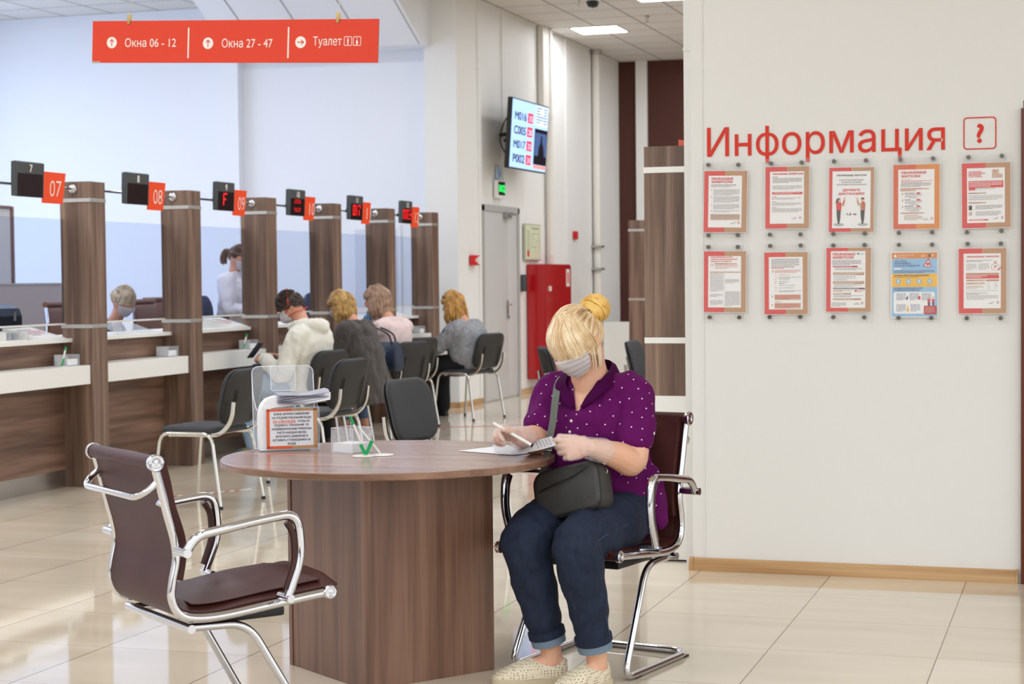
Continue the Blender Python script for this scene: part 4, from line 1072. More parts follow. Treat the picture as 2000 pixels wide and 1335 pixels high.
def frame(yaw, pitch, roll=0):
    """head axes (forward, left, up) in the person's own frame; pitch > 0 looks down"""
    return M.Rotation(R(yaw), 3, 'Z') @ M.Rotation(R(pitch), 3, 'Y') @ M.Rotation(R(roll), 3, 'X')
def gss(x, s): return math.exp(-(x / s) ** 2)
def headpt(d, k=1.0, face=True):
    """point of the head surface in direction d (head axes), skull centre at the origin"""
    d = V(d).normalized()
    r = 1 / math.sqrt((d.x / .098) ** 2 + (d.y / .077) ** 2 + (d.z / .12) ** 2)
    p = d * r
    if p.z < -.01:
        t = min(1, (-.01 - p.z) / .1); p.y *= 1 - .3 * t * t
        p.x *= (1 - .45 * t) if p.x < 0 else (1 + .05 * t)
    if face and p.x > 0:
        y, z = p.y, p.z
        nb = 1 / (1 + math.exp((z - .012) / .007)) * 1 / (1 + math.exp((-.046 - z) / .003))
        p.x += .027 * gss(y, .0125) * nb * (.35 + .65 * max(0, min(1, (.018 - z) / .055)))
        p.x += .004 * gss(z - .03, .012) * gss(y, .05)
        p.x -= .009 * gss(abs(y) - .031, .014) * gss(z - .009, .012)
        p.x += .006 * gss(y, .022) * (gss(z + .064, .006) + gss(z + .076, .006)) + .007 * gss(y, .022) * gss(z + .1, .014)
    return p * k
def head_mesh(mb, H, A):
    rows = []; nu, nv = 56, 44
    for i in range(nv + 1):
        el = -PI / 2 + PI * i / nv
        rows.append([H + A @ headpt((math.cos(el) * math.cos(2 * PI * j / nu), math.cos(el) * math.sin(2 * PI * j / nu), math.sin(el))) for j in range(nu)])
    rows[0] = [p + (rows[0][0] - p) * .98 for p in rows[0]]; rows[-1] = [p + (rows[-1][0] - p) * .98 for p in rows[-1]]
    mb.loft(rows)
    for s_ in (-1, 1):       # ears
        c = H + A @ V((-.006, s_ * .077, -.006)); rot = (A @ M.Rotation(R(-14), 3, 'Y') @ M.Rotation(R(s_ * -22), 3, 'Z')).to_3x3()
        mb.ball(c, (.017, .0055, .030), rot, 12)
        pts = [c + rot @ V((.0145 * math.cos(a), s_ * .005, .028 * math.sin(a))) for a in [R(q) for q in range(-70, 231, 25)]]
        mb.tube(pts, .004, 6)
def hand(mb, w, d, n, side, curl, thumb=(35, 20), sc=1.0, spread=6, tip=None):
    """w wrist, d towards the knuckles, n out of the palm; side +1 left hand, -1 right hand; curl = degrees per joint for index..little"""
    w, d, n = V(w), V(d).normalized(), V(n).normalized(); n = (n - d * n.dot(d)).normalized()
    t = (n.cross(d) if side > 0 else d.cross(n)).normalized()
    prof = [(0, .026, .019), (.02, .028, .018), (.05, .037, .0165), (.078, .041, .0145), (.09, .039, .011)]
    rings = []
    for x, hw, ht in prof:
        rings.append([w + d * (x * sc) + t * (math.cos(a) * hw * sc) + n * (math.sin(a) * ht * sc) for a in [2 * PI * k / 14 for k in range(14)]])
    mb.loft(rings)
    mb.ball(w + d * .032 * sc + t * .021 * sc + n * .008 * sc, (.02 * sc,) * 3, None, 10)
    for k, (off, L, r) in enumerate(((.030, .073, .0084), (.0105, .08, .0087), (-.009, .075, .0083), (-.0275, .058, .0074))):
        base = w + d * ((.086, .09, .087, .079)[k] * sc) + t * (off * sc)
        ang = 0; dirv = (d + t * math.tan(R(spread * (1.5 - k) / 1.5))).normalized(); P = [base - dirv * .02 * sc, base]; p = base
        c = curl[k]; c = c if hasattr(c, '__len__') else (c, c * 1.1, c * .7)
        for q, fr in enumerate((.46, .31, .23)):
            ang += c[q]; v = dirv * math.cos(R(ang)) + n * math.sin(R(ang)); p = p + v * (L * fr * sc); P.append(p)
        mb.limb(P, [r * sc * .98, r * sc * 1.06, r * sc, r * sc * .93, r * sc * .8], 10, 3)
    b0 = w + d * .022 * sc + t * .024 * sc + n * .004 * sc
    a1, a2 = thumb; v1 = (d * math.cos(R(a1)) + t * math.sin(R(a1)) + n * .35).normalized(); p1 = b0 + v1 * .04 * sc
    v2 = (v1 * math.cos(R(a2)) + d * math.sin(R(a2)) * .8 + n * .15).normalized(); p2 = p1 + v2 * .032 * sc; p3 = p2 + (v2 + d * .2).normalized() * .024 * sc
    mb.limb([b0, p1, p2, p3], [.0125 * sc, .0108 * sc, .0098 * sc, .0078 * sc], 10, 3)
    return p3
def torso(mb, P, C, fwd, rings, k=1.0, add=0., n=28):
    """P pelvis centre, C centre between the shoulders; rings = (t, half width, front, back)"""
    P, C, fwd = V(P), V(C), V(fwd); up = (C - P); L = up.length; up = up / L
    f = (fwd - up * fwd.dot(up)).normalized(); l = up.cross(f); out = []
    for t, hw, fr, bk, *sh in rings:
        c = P + (C - P) * t + f * (sh[0] if sh else 0)
        out.append([c + l * ((hw + add) * math.copysign(abs(math.sin(a)) ** .85, math.sin(a))) + f * (((fr if math.cos(a) > 0 else bk) + add) * math.copysign(abs(math.cos(a)) ** .9, math.cos(a))) for a in [2 * PI * q / n for q in range(n)]])
    mb.loft(out); return f, l, up
def folds(amp, sc, st=(1, 1, 1), off=0):
    def fn(co):
        q = V((co.x * st[0], co.y * st[1], co.z * st[2])) * sc + V((off, off * 1.7, off * .3))
        return amp * (noise.noise(q) + .5 * noise.noise(q * 2.1) - .25 * abs(noise.noise(q * 1.3)))
    return fn
def lock(mb, H, A, dirs, rad, w0, w1, rnd=None, n=5, flat=.5):
    """a strand that follows the head through directions dirs at radius factors rad"""
    pts = [H + A @ (headpt(d, 1, False) * k) for d, k in zip(dirs, rad)]
    pts = spline(pts, n)
    mb.tube(pts, lambda t: lerp(w0, w1, t) * (1 if t < .8 else max(.25, (1 - t) / .2)), 6, flat=flat)
def dirv(az, el):
    az, el = R(az), R(el)
    return V((math.cos(el) * math.cos(az), math.cos(el) * math.sin(az), math.sin(el)))
def strand(mb, H, A, ds, k, r, steps=4, flat=.55, tip=.3):
    """thin strand lying on the scalp through directions ds at radius factors k"""
    pts = spline([d.normalized() * q for d, q in zip(ds, k)], steps)
    pts = [H + A @ (headpt(q, 1, False) * q.length) for q in pts]
    mb.tube(pts, lambda t: r * (1 if t < .8 else lerp(1, tip, (t - .8) / .2)), 5, flat=flat)
def swept(mb, H, A, bun, n, r, rnd, front=60, k=1.075, lo=(-14, -24), hi=52):
    """hair combed from the hairline back to the knot in direction bun"""
    for q in range(n):
        az = lerp(-180, 180, (q + rnd.random()) / n); a = abs(az)
        el = hi if a < front else (lerp(hi, 4, min(1, (a - front) / 30)) if a < front + 30 else lerp(4, lo[1], (a - front - 30) / (150 - front)))
        el += rnd.uniform(-4, 10); s0 = dirv(az, el); b = (bun.normalized() + V((rnd.uniform(-.13, .13), rnd.uniform(-.13, .13), rnd.uniform(-.13, .13)))).normalized()
        m1 = (s0 * .66 + b * .34 + V((0, 0, .06))).normalized(); m2 = (s0 * .33 + b * .67 + V((0, 0, .08))).normalized(); j = rnd.uniform(-.008, .014)
        strand(mb, H, A, [s0, m1, m2, b], [k - .03, k + .012 + j, k + .018 + j, k + .02], r)
def cap(mb, H, A, keep, k_in=.9, k_out=1.075):
    rows = []; nu, nv = 48, 30
    for i in range(nv + 1):
        el = -PI / 2 + PI * i / nv; row = []
        for j in range(nu):
            d = V((math.cos(el) * math.cos(2 * PI * j / nu), math.cos(el) * math.sin(2 * PI * j / nu), math.sin(el)))
            row.append(H + A @ (headpt(d, 1, False) * lerp(k_in, k_out, max(0, min(1, keep(d) * 6 + .5)))))
        rows.append(row)
    rows[0] = [p + (rows[0][0] - p) * .98 for p in rows[0]]; rows[-1] = [p + (rows[-1][0] - p) * .98 for p in rows[-1]]
    mb.loft(rows)
def eyes(body, H, A):
    wm = mat('eye_white', (232, 226, 222), .2); im = mat('eye_iris', (70, 66, 62), .15); lm = mat('lash_brown', (60, 44, 38), .6)
    for s_ in (-1, 1):
        c = H + A @ V((.0745, s_ * .031, .008))
        e = MB().ball(c, .0115, None, 14).build('eye', wm, body)
        f = V((1, 0, -.18)).normalized()
        MB().ball(c + A @ (f * .0085), (.0042, .0055, .0055), A, 10).build('iris', im, e)
        pts = [c + A @ (V((math.cos(a) * .0118, math.sin(a) * .0125, .0035 - abs(math.sin(a)) * .004))) for a in [R(q) for q in range(-60, 61, 20)]]
        MB().tube(pts, .0016, 5).build('lashes', lm, e)
def mask(body, H, A, m, k=1.075, pleats=True, top=-.0, low=-1.05, wide=62, name='face_mask', loops=WHITEP):
    rows = []; nu, nv = 24, 16
    for i in range(nv + 1):
        t = i / nv; row = []
        for j in range(nu + 1):
            u = -1 + 2 * j / nu; az = R(wide) * u * (1 - .12 * abs(t - .45))
            el = lerp(top, low, t) - .12 * abs(u) * (0.5 - t)
            d = V((math.cos(el) * math.cos(az), math.cos(el) * math.sin(az), math.sin(el)))
            p = headpt(d, k, False)
            p.x += .014 * gss(p.y, .02) * gss(t - .18, .25) + .006 * gss(p.y, .035)
            if pleats: p += d * (.0022 * math.sin(t * 26) * (1 - .4 * abs(u)))
            row.append(H + A @ p)
        rows.append(row)
    mb = MB().sheet(rows); bmesh.ops.solidify(mb.bm, geom=mb.bm.faces, thickness=.0015)
    o = mb.build(name, m, body, 60)
    for s_ in (-1, 1):
        ear = H + A @ V((-.022, s_ * .084, .0)); 
        for r0 in (1, nv - 2):
            a = rows[r0][nu if s_ > 0 else 0]
            MB().tube(spline([a, lerp(a, ear, .5) + A @ V((0, s_ * .006, 0)), ear + A @ V((.01, 0, .022 if r0 == 1 else -.022)), ear], 4), .0014, 5).build('ear_loop', loops, o)
    return o
def person(label, loc, rz, J, opt, skin):
    """body as one skin surface; returns (object, head position, head axes)"""
    H = V(J['head']); A = frame(*J['look']); P, C, N = V(J['pelvis']), V(J['chest']), V(J['neck'])
    mb = MB(); f, l, up = torso(mb, P, C, J.get('fwd', (1, 0, 0)), opt['rings'], add=-.012)
    head_mesh(mb, H, A)
    nk = opt.get('neckr', .052)
    mb.limb([C - up * .03, N, H + A @ V((-.022, 0, -.05))], [nk * 1.25, nk, nk * .95], 16)
    for s_, q in ((1, 'L'), (-1, 'R')):
        if 'el' + q in J:
            r = opt.get('arm', (.05, .043, .036, .027)); sh, el, wr = V(J['sh' + q]), V(J['el' + q]), V(J['wr' + q])
            mb.limb([sh, lerp(sh, el, .5), el, lerp(el, wr, .35), wr], [r[0], r[0] * .95, r[1], r[1] * .98, r[3]], 14)
            if 'hand' + q in J:
                d, n, cu, th = J['hand' + q]; hand(mb, wr, d, n, s_, cu, th, opt.get('hs', 1.0))
        if 'kn' + q in J:
            hp, kn, an = V(J['hip' + q]), V(J['kn' + q]), V(J['an' + q])
            lr = opt.get('leg', (.078, .055, .045, .036))
            mb.limb([hp, lerp(hp, kn, .5), kn, lerp(kn, an, .35), an], [lr[0], lr[0] * .9, lr[1], lr[2], lr[3]], 14)
            tp = V(J['toe' + q]); heel = an + V((0, 0, -.045)) - (tp - an).normalized() * .02
            mb.limb([an, an + V((0, 0, -.04))], [lr[3], lr[3] * .95], 12)
            mb.limb([heel, lerp(heel, tp, .5) + V((0, 0, .004)), lerp(heel, tp, .85)], [.027, .026, .012], 12)
    mb.voxel(opt.get('vox', .006), opt.get('sm', 2))
    o = mb.build('person', skin, None, 80)
    o.location = loc; o.rotation_euler = (0, 0, rz)
    tag(o, label, 'person')
    return o, H, A, f, l, up
def sleeve_top(body, J, opt, rings, mt, name, add=.004, sl=1.0, fold=.006, extra=None, vox=.008, cut=None, arm=(.064, .056, .045), it=2, seed=1.):
    P, C = V(J['pelvis']), V(J['chest']); mb = MB(); torso(mb, P, C, J.get('fwd', (1, 0, 0)), rings, add=add)
    for q in 'LR':
        sh, el, wr = V(J['sh' + q]), V(J['el' + q]), V(J['wr' + q])
        if sl >= 1.5:
            e = lerp(el, wr, min(1, (sl - 1) * 1)); mb.limb([lerp(C, sh, .55), sh, lerp(sh, el, .5), el, lerp(el, e, .5), e], [arm[0], arm[0] * 1.05, arm[0], arm[1], arm[1] * .9, arm[2]], 16)
        else:
            e = lerp(sh, el, sl); mb.limb([lerp(C, sh, .55), sh, e], [arm[0], arm[0] * 1.05, arm[1]], 16)
    if extra: extra(mb)
    mb.voxel(vox, it)
    if fold: mb.displace(folds(fold, 14, (1, 1, .7), seed))
    if cut: cut(mb.bm)
    return mb
def trousers(body, J, mt, rad, hipr, name='trousers', fold=.005, end=1.0, vox=.008, seed=3.):
    mb = MB(); P = V(J['pelvis']); mb.ball(P + V((0, 0, -.005)), hipr, None, 20)
    for q in 'LR':
        hp, kn, an = V(J['hip' + q]), V(J['kn' + q]), V(J['an' + q]); an = lerp(kn, an, end)
        mb.limb([hp, lerp(hp, kn, .5), lerp(hp, kn, .93), lerp(kn, an, .08), lerp(kn, an, .4), an], [rad[0], rad[1], rad[2], rad[2] * .98, rad[3], rad[4]], 18)
    mb.voxel(vox, 2)
    if fold: mb.displace(folds(fold, 13, (1, 1, 1), seed))
    return mb.build(name, mt, body, 80)
def shoe(body, J, q, up_m, sole_m, name='shoe', w=.046, open_=True):
    an, tp = V(J['an' + q]), V(J['toe' + q]); d = V((tp.x - an.x, tp.y - an.y, 0)).normalized(); s = V((-d.y, d.x, 0))
    heel = V((an.x, an.y, 0)) - d * .05; L = .25; mb = MB()
    outl = [(0, .55), (.03, .85), (.1, .8), (.18, 1.0), (.22, .8), (.245, .45), (.255, .1)]
    def ring(z, k):
        left = [heel + d * x + s * (w * h * k) + V((0, 0, z)) for x, h in outl]; right = [heel + d * x - s * (w * h * k) + V((0, 0, z)) for x, h in reversed(outl)]
        return left + right
    sole = MB().loft([ring(.0, .97), ring(.012, 1.02), ring(.022, 1.0)])
    u = MB(); rings = []
    for x, hw, z in ((-.004, .3, .075), (.012, .62, .08), (.04, .80, .068), (.08, .84, .07), (.12, .92, .082), (.16, .98, .074), (.2, .9, .058), (.235, .62, .042), (.254, .2, .026)):
        c = heel + d * x; rr = []
        for k in range(12):
            a = PI * k / 11; rr.append(c + s * (math.cos(a) * hw * w) + V((0, 0, .02 + (z - .02) * math.sin(a) ** .7)))
        rings.append(rr)
    u.loft(rings)
    o = u.build(name, up_m, body, 60)
    sole.build('sole', sole_m, o, 40)
    return o
# ---- the woman in purple at the round table
TORW = [(-.22, .14, .10, .12), (-.05, .185, .15, .15), (.12, .19, .165, .145), (.3, .185, .175, .135), (.5, .18, .16, .125), (.68, .18, .155, .12), (.82, .178, .14, .115), (.93, .165, .105, .1), (1.0, .125, .08, .085), (1.06, .08, .06, .07)]
JW = dict(pelvis=(-.06, 0, .54), chest=(.005, -.012, .985), neck=(.03, -.015, 1.045), head=(.10, -.02, 1.147), look=(-17, 27, 0),
          shL=(0, .155, .955), shR=(.0, -.172, .955), elL=(.10, .192, .738), elR=(.13, -.165, .80), wrL=(.285, .135, .798), wrR=(.285, -.15, .818),
          handL=((.5, -.8, -.06), (-.9, -.3, -.1), ((30, 35, 20), (42, 40, 25), (48, 45, 30), (52, 50, 30)), (18, 30)),
          handR=((.72, -.42, .30), (-.1, .55, -.8), ((48, 55, 30), (60, 65, 40), (68, 70, 45), (72, 72, 45)), (28, 35)),
          hipL=(-.02, .1, .535), hipR=(-.02, -.1, .535), knL=(.40, .13, .485), knR=(.40, -.068, .485), anL=(.32, .163, .10), anR=(.325, -.01, .105), toeL=(.50, .12, .03), toeR=(.44, -.135, .03))
OW = dict(rings=TORW, arm=(.056, .05, .04, .029), vox=.0045, sm=2, hs=.98, neckr=.064, leg=(.085, .06, .05, .036))
LW, AW_ = (-1.645, 6.109, 0), -1.796
wo, H, A, f, l, up = person('masked blond woman in a purple polo shirt writing at the round table', LW, AW_, JW, OW, SKIN)
eyes(wo, H, A)
mask(wo, H, A, MASKM, k=1.09, top=-.16, low=-1.08, wide=66)
# polo shirt with dots
def polo_cut(bm):
    vx, cy = .905, -.012
    def split(co, no, test):
        fs = [f_ for f_ in bm.faces if test(f_.calc_center_median())]
        g = list({e_ for f_ in fs for e_ in f_.edges}) + list({v_ for f_ in fs for v_ in f_.verts}) + fs
        bmesh.ops.bisect_plane(bm, geom=g, dist=1e-5, plane_co=co, plane_no=no)
    front = lambda c: c.x > .03 and c.z > vx - .02 and abs(c.y) < .16
    split((0, cy + .007, vx), (0, 1, -.42), front); split((0, cy - .007, vx), (0, -1, -.42), front); split((0, 0, vx), (0, 0, 1), front)
    split((0, 0, 1.045), (0, 0, 1), lambda c: True)
    dead = [f_ for f_ in bm.faces for c in [f_.calc_center_median()] if c.z > 1.045 or (c.x > .03 and c.z > vx and abs(c.y - cy) < .007 + .42 * (c.z - vx))]
    bmesh.ops.delete(bm, geom=dead, context='FACES')
PURPLE = mat('purple_pique', (92, 8, 84), .8, bump=(700, .12), spec=.2)
DOTM = mat('white_dot', (246, 226, 244), .7)
mb = sleeve_top(wo, JW, OW, TORW, None, '', add=.006, sl=.66, fold=.012, extra=lambda mb_: mb_.limb([(-.06, .175, .66), (-.09, .185, .56), (-.115, .19, .50)], [.05, .045, .03], 12), vox=.007, cut=polo_cut, arm=(.068, .071, .05), seed=2.)
rnd = random.Random(11); mb.bm.faces.ensure_lookup_table(); mb.bm.normal_update(); pts = []
fcs = list(mb.bm.faces); rnd.shuffle(fcs); mb.mi = 1
for fc in fcs:
    c = fc.calc_center_median()
    if c.x < -.06 or any((c - p).length < .036 for p in pts): continue
    pts.append(c)
for c_, n_ in [(p, min(fcs, key=lambda q: (q.calc_center_median() - p).length_squared).normal.copy()) for p in pts]:
    n_ = n_.normalized(); u = n_.orthogonal().normalized(); v = n_.cross(u)
    mb._new([mb.bm.faces.new([mb.bm.verts.new(c_ + n_ * .0012 + u * (math.cos(a) * .0026) + v * (math.sin(a) * .0026)) for a in [2 * PI * k / 7 for k in range(7)]])])
sh = mb.build('polo_shirt', [PURPLE, DOTM], wo, 80, recalc=False)
# collar: two wings and the neck band
for s_ in (-1, 1):
    e = [(.118, s_ * .006 - .012, .91), (.108, s_ * .03 - .012, .957), (.085, s_ * .062 - .014, 1.0), (.02, s_ * .074 - .015, 1.04), (-.045, s_ * .052 - .015, 1.07), (-.065, -.015, 1.078)]
    o_ = [(.130, s_ * .02 - .012, .915), (.130, s_ * .075 - .012, .948), (.098, s_ * .108 - .014, .982), (.02, s_ * .118 - .015, 1.008), (-.07, s_ * .07 - .015, 1.03), (-.095, -.015, 1.035)]
    e, o_ = spline(e, 5), spline(o_, 5)
    m = MB().sheet([e, [lerp(a, b, .5) + V((.004, s_ * .003, .010)) for a, b in zip(e, o_)], o_])
    bmesh.ops.solidify(m.bm, geom=m.bm.faces, thickness=.003); m.build('collar', PURPLE, sh, 60)
m = MB()
for bx_, bz in ((.152, .872), (.163, .835)):
    m.ball((bx_ + .006, -.016, bz), (.002, .0055, .0055), None, 12)
m.ball((.055, .2525, .83), (.0055, .002, .0055), None, 12)
m.build('buttons', mat('shell_button', (220, 210, 206), .3), sh)
# hair
m = MB(); rnd = random.Random(3)
cap(m, H, A, lambda d: (d.z - .36 + .75 * max(0, min(1, .45 - d.x)) ), .88, 1.06)
bun_d = V((-.80, .22, .56))
for z_ in range(11):
    m.mi = (0, 1, 0, 2, 0, 1, 0, 0, 2, 1, 0)[z_]; swept(m, H, A, bun_d, 32, .0042, rnd, front=48, k=1.078, lo=(-14, -26), hi=66)
pick = lambda: rnd.choice((0, 0, 0, 1, 1, 2))
for g in range(44):                                           # fringe in tapering wisps, combed forward from the parting
    q = (g + rnd.random() * .9) / 44; az = lerp(-94, 90, q); a = abs(az); m.mi = pick()
    el = lerp(-9, -15, min(1, a / 60)) if a < 64 else lerp(-19, -38, (a - 64) / 30)
    el += rnd.uniform(-5, 4); lift = rnd.uniform(-.012, .022)
    for k in range(9):
        du = rnd.uniform(-1, 1); az_ = az + du * 6.5; og = (dirv(az * .72 + du * 16, 60 + rnd.uniform(-6, 12)) + V((-.12, 0, .28))).normalized()
        e = dirv(az + du * 2.2 - (3 if az < 0 else -3), el + rnd.uniform(-2, 2)); md = dirv(az_, lerp(el, 62, .34)); m0 = dirv(az_ * .92, lerp(el, 62, .66)); fl_ = .05 * (1 - min(1, a / 80)); j = lift + rnd.uniform(-.006, .008)
        if rnd.random() < .3: m.mi = pick()
        strand(m, H, A, [og, m0, md, e], [1.085, 1.125 + fl_ * .8 + j, 1.12 + fl_ + j, 1.08 + fl_ * .6 + j], .0041, 4, .6, .25)
for k in range(26):                                            # loose strands by the ear and neck
    sd_ = 1 if k % 3 else -1; x = rnd.uniform(-.25, .32)
    strand(m, H, A, [dirv(62, 8) if sd_ > 0 else dirv(-62, 8), V((x, sd_, -.2)), V((x - .05, sd_ * .8, -.62)), V((x - .08, sd_ * .6, -.95))], [1.08, 1.10, 1.14, 1.25], .0018, 4, 1, .4)
hair = m.build('hair', [HBLOND, HBLL, HBLD], wo, 80)
bc = H + A @ (headpt(bun_d, 1.27, False)); m = MB(); m.ball(bc, (.046, .05, .044), A, 18)
for k in range(110):
    a0 = rnd.uniform(0, 2 * PI); tl = rnd.uniform(-.95, .95); pts = []; w_ = rnd.uniform(.03, .09)
    for q in range(10):
        a = a0 + q * .34; x_ = math.sin(tl + q * w_); rr = .049 * math.sqrt(max(.12, 1 - (x_ * .82) ** 2)) + rnd.uniform(-.0006, .0012)
        pts.append(bc + A @ V((x_ * .042, math.cos(a) * rr * 1.06, math.sin(a) * rr)))
    m.tube(pts, lambda t: .0042 * math.sin(PI * min(.94, max(.06, t))) + .0006, 5, flat=.6)
m.build('hair_bun', HBUN, hair, 80)
# jeans, cuffs, shoes
DENIM = mat('dark_denim', (13, 22, 41), .8, var=((26, 39, 65), 60, (1, 1, .3), 5, .3), bump=(500, .2, (1, 1, .4)))
je = trousers(wo, JW, DENIM, (.112, .108, .088, .077, .058), (.16, .2, .12), 'jeans', .009, .84, vox=.007)
CUFF = mat('denim_inside', (112, 132, 150), .8)
for q in 'LR':
    kn, an = V(JW['kn' + q]), V(JW['an' + q]); d = (an - kn).normalized(); c0, c1, c2 = lerp(kn, an, .80), lerp(kn, an, .872), lerp(kn, an, .935)
    MB().tube([c0, lerp(c0, c1, .1), lerp(c0, c1, .9), c1], lambda t: .064 if .1 < t < .9 else .060, 24).build('cuff', DENIM, je)
    MB().tube([c1, c2], lambda t: lerp(.0605, .0585, t), 24).build('cuff_lining', CUFF, je)
    pt = [lerp(V(JW['hip' + q]), kn, t) + V((0, .1 if q == 'L' else -.1, .02)) for t in (.1, .5)] + [kn + V((.02, .078 if q == 'L' else -.078, 0))] + [lerp(kn, an, t) + V((0, .066 if q == 'L' else -.066, 0)) for t in (.4, .8)]
    MB().tube(spline(pt, 5), .0012, 4).build('seam', mat('denim_seam', (70, 86, 116), .8), je)
CREAM = mat('cream_perforated_leather', (224, 212, 184), .5)
def perforated():
    m_ = CREAM; nt = m_.node_tree; b_ = nt.nodes['Principled BSDF']; tc = nt.nodes.new('ShaderNodeTexCoord'); vo = nt.nodes.new('ShaderNodeTexVoronoi'); vo.inputs['Scale'].default_value = 120; vo.inputs['Randomness'].default_value = .25
    nt.links.new(tc.outputs['Object'], vo.inputs['Vector']); r_ = nt.nodes.new('ShaderNodeValToRGB'); r_.color_ramp.elements[0].position = .28; r_.color_ramp.elements[1].position = .33
    r_.color_ramp.elements[0].color = lin((140, 122, 92)); r_.color_ramp.elements[1].color = lin((226, 214, 188)); nt.links.new(vo.outputs['Distance'], r_.inputs[0]); nt.links.new(r_.outputs[0], b_.inputs['Base Color'])
perforated()
for q in 'LR': shoe(wo, JW, q, CREAM, mat('cream_sole', (206, 192, 164), .6), 'shoe', .05)
# clear gloves
GLOVE = mat('clear_glove', (240, 236, 236), .25, alpha=.3, bump=(60, .5), spec=.6)
for s_, q in ((1, 'L'), (-1, 'R')):
    g = MB(); d, n, cu, th = JW['hand' + q]; w = V(JW['wr' + q]); hand(g, w, d, n, s_, cu, th, .98)
    dd = (w - V(JW['el' + q])).normalized(); g.limb([w - dd * .055, w + V(d).normalized() * .02], [.041, .034], 14)
    g.voxel(.0045, 1); g.displace(lambda co: .0028 + .003 * abs(noise.noise(co * 70)))
    g.build('glove', GLOVE, wo, 80)

# ---- clients at the windows (local frames: forward is +x, the counter)
def fr(x, y, z): return V((x, y, z))
TORM = [(-.2, .13, .1, .12), (-.05, .175, .12, .13), (.15, .175, .13, .125), (.4, .175, .125, .12), (.65, .19, .125, .12), (.82, .2, .12, .12), (.93, .185, .1, .11), (1.0, .13, .075, .09), (1.06, .08, .06, .07), (1.11, .06, .048, .058)]
LEGS = dict(hipL=(-.12, .1, .53), hipR=(-.12, -.1, .53), knL=(.33, .14, .53), knR=(.33, -.12, .53), anL=(.30, .13, .1), anR=(.3, -.12, .1), toeL=(.46, .14, .03), toeR=(.46, -.13, .03))
def arms(hx, hz, ex=-.08, ez=.69, w=.25):
    return dict(elL=(ex, w, ez), elR=(ex, -w, ez), wrL=(hx, .13, hz), wrR=(hx, -.10, hz), handL=((1, -.3, .15), (0, -.6, -.6), (40, 45, 48, 50), (40, 30)), handR=((1, .3, .15), (0, .6, -.6), (40, 45, 48, 50), (40, 30)))
# man in the hoodie
JM = dict(pelvis=(-.16, 0, .55), chest=(-.175, 0, .975), neck=(-.11, 0, 1.035), head=(-.005, 0, 1.165), look=(27, 34, 0), shL=(-.19, .19, .935), shR=(-.16, -.19, .935), **LEGS, **arms(.16, .765, -.10, .66, .27))
JM.update(knL=(.43, .13, .60), knR=(.40, -.13, .58), anL=(.28, .13, .1), anR=(.28, -.13, .1))
OM = dict(rings=TORM, vox=.0065, sm=1, neckr=.058)
mn, H, A, f, l, up = person('man in a white hoodie and white respirator looking at his phone', (-5.79, 12.54, 0), R(170), JM, OM, SKINP)
eyes(mn, H, A)
def hood(mb):
    c = V(JM['neck'])
    mb.limb([c + V((.05, .085, -.03)), c + V((-.05, .10, .0)), c + V((-.14, .06, -.01)), c + V((-.165, 0, -.03)), c + V((-.14, -.06, -.01)), c + V((-.05, -.10, .0)), c + V((.05, -.085, -.03))], [.03, .042, .05, .055, .05, .042, .03], 14)
    for q in 'LR': mb.limb([V(JM['wr' + q]) - V((.045, 0, 0)), V(JM['wr' + q])], [.047, .043], 12)
m = sleeve_top(mn, JM, OM, TORM, None, '', .022, 1.95, .012, hood, .0085, arm=(.078, .07, .05), seed=6.)
m.build('hoodie', mat('off_white_fleece', (226, 224, 212), .85, bump=(300, .15), sheen=.2), mn, 80)
trousers(mn, JM, mat('light_blue_jeans', (134, 160, 184), .8, var=((156, 180, 202), 40, (1, 1, 1), 4, .3)), (.095, .09, .078, .062, .055), (.15, .17, .11), 'jeans')
LACE = mat('yellow_lace', (196, 182, 40), .7)
for q in 'LR':
    so_ = shoe(mn, JM, q, mat('teal_grey_suede', (98, 120, 122), .8), mat('tan_sole', (150, 134, 114), .7), 'shoe')
    an, tp = V(JM['an' + q]), V(JM['toe' + q]); d = (tp - an); d.z = 0; d.normalize(); mm = MB()
    for k in range(4): c_ = an + d * (.02 + .028 * k); mm.tube([V((c_.x, c_.y - .03, .068 - .006 * k)), V((c_.x, c_.y, .096 - .009 * k)), V((c_.x + .02, c_.y + .03, .07 - .006 * k))], .005, 6)
    mm.build('laces', LACE, so_)
m = MB(); rnd = random.Random(8)
cap(m, H, A, lambda d: d.z - .22 + .66 * max(0, -d.x + .1) + .05 * (d.x > .5), .9, 1.075)
for k in range(620):
    az = rnd.uniform(-180, 180); a = abs(az); el = rnd.uniform(lerp(24, 6, min(1, a / 75)) if a < 75 else lerp(6, -22, (a - 75) / 105), 84); e = dirv(az, el)
    e2 = (e + V((.22, rnd.uniform(-.16, .16), -.05 if el > 40 else -.22))).normalized()
    strand(m, H, A, [e, (e + e2).normalized(), e2], [1.06, 1.12 + rnd.uniform(-.01, .03), 1.09 + rnd.uniform(0, .07)], .0052, 3, .7, .3)
m.build('hair', HBROWN, mn, 80)
rp = MB(); rows = []
for i in range(13):
    t = i / 12; row = []
    for j in range(21):
        u = -1 + 2 * j / 20; az = R(50) * u; el = lerp(.02, -.98, t); d = V((math.cos(el) * math.cos(az), math.cos(el) * math.sin(az), math.sin(el)))
        p = headpt(d, 1.04, False) + d * (.034 * max(0, 1 - u * u) ** .8 * math.sin(PI * min(.96, t * .9 + .06))); row.append(H + A @ p)
    rows.append(row)
rp.sheet(rows); bmesh.ops.solidify(rp.bm, geom=rp.bm.faces, thickness=.002); rpo = rp.build('respirator', MASKM, mn, 60)
STRAP = mat('red_strap', (208, 62, 44), .6)
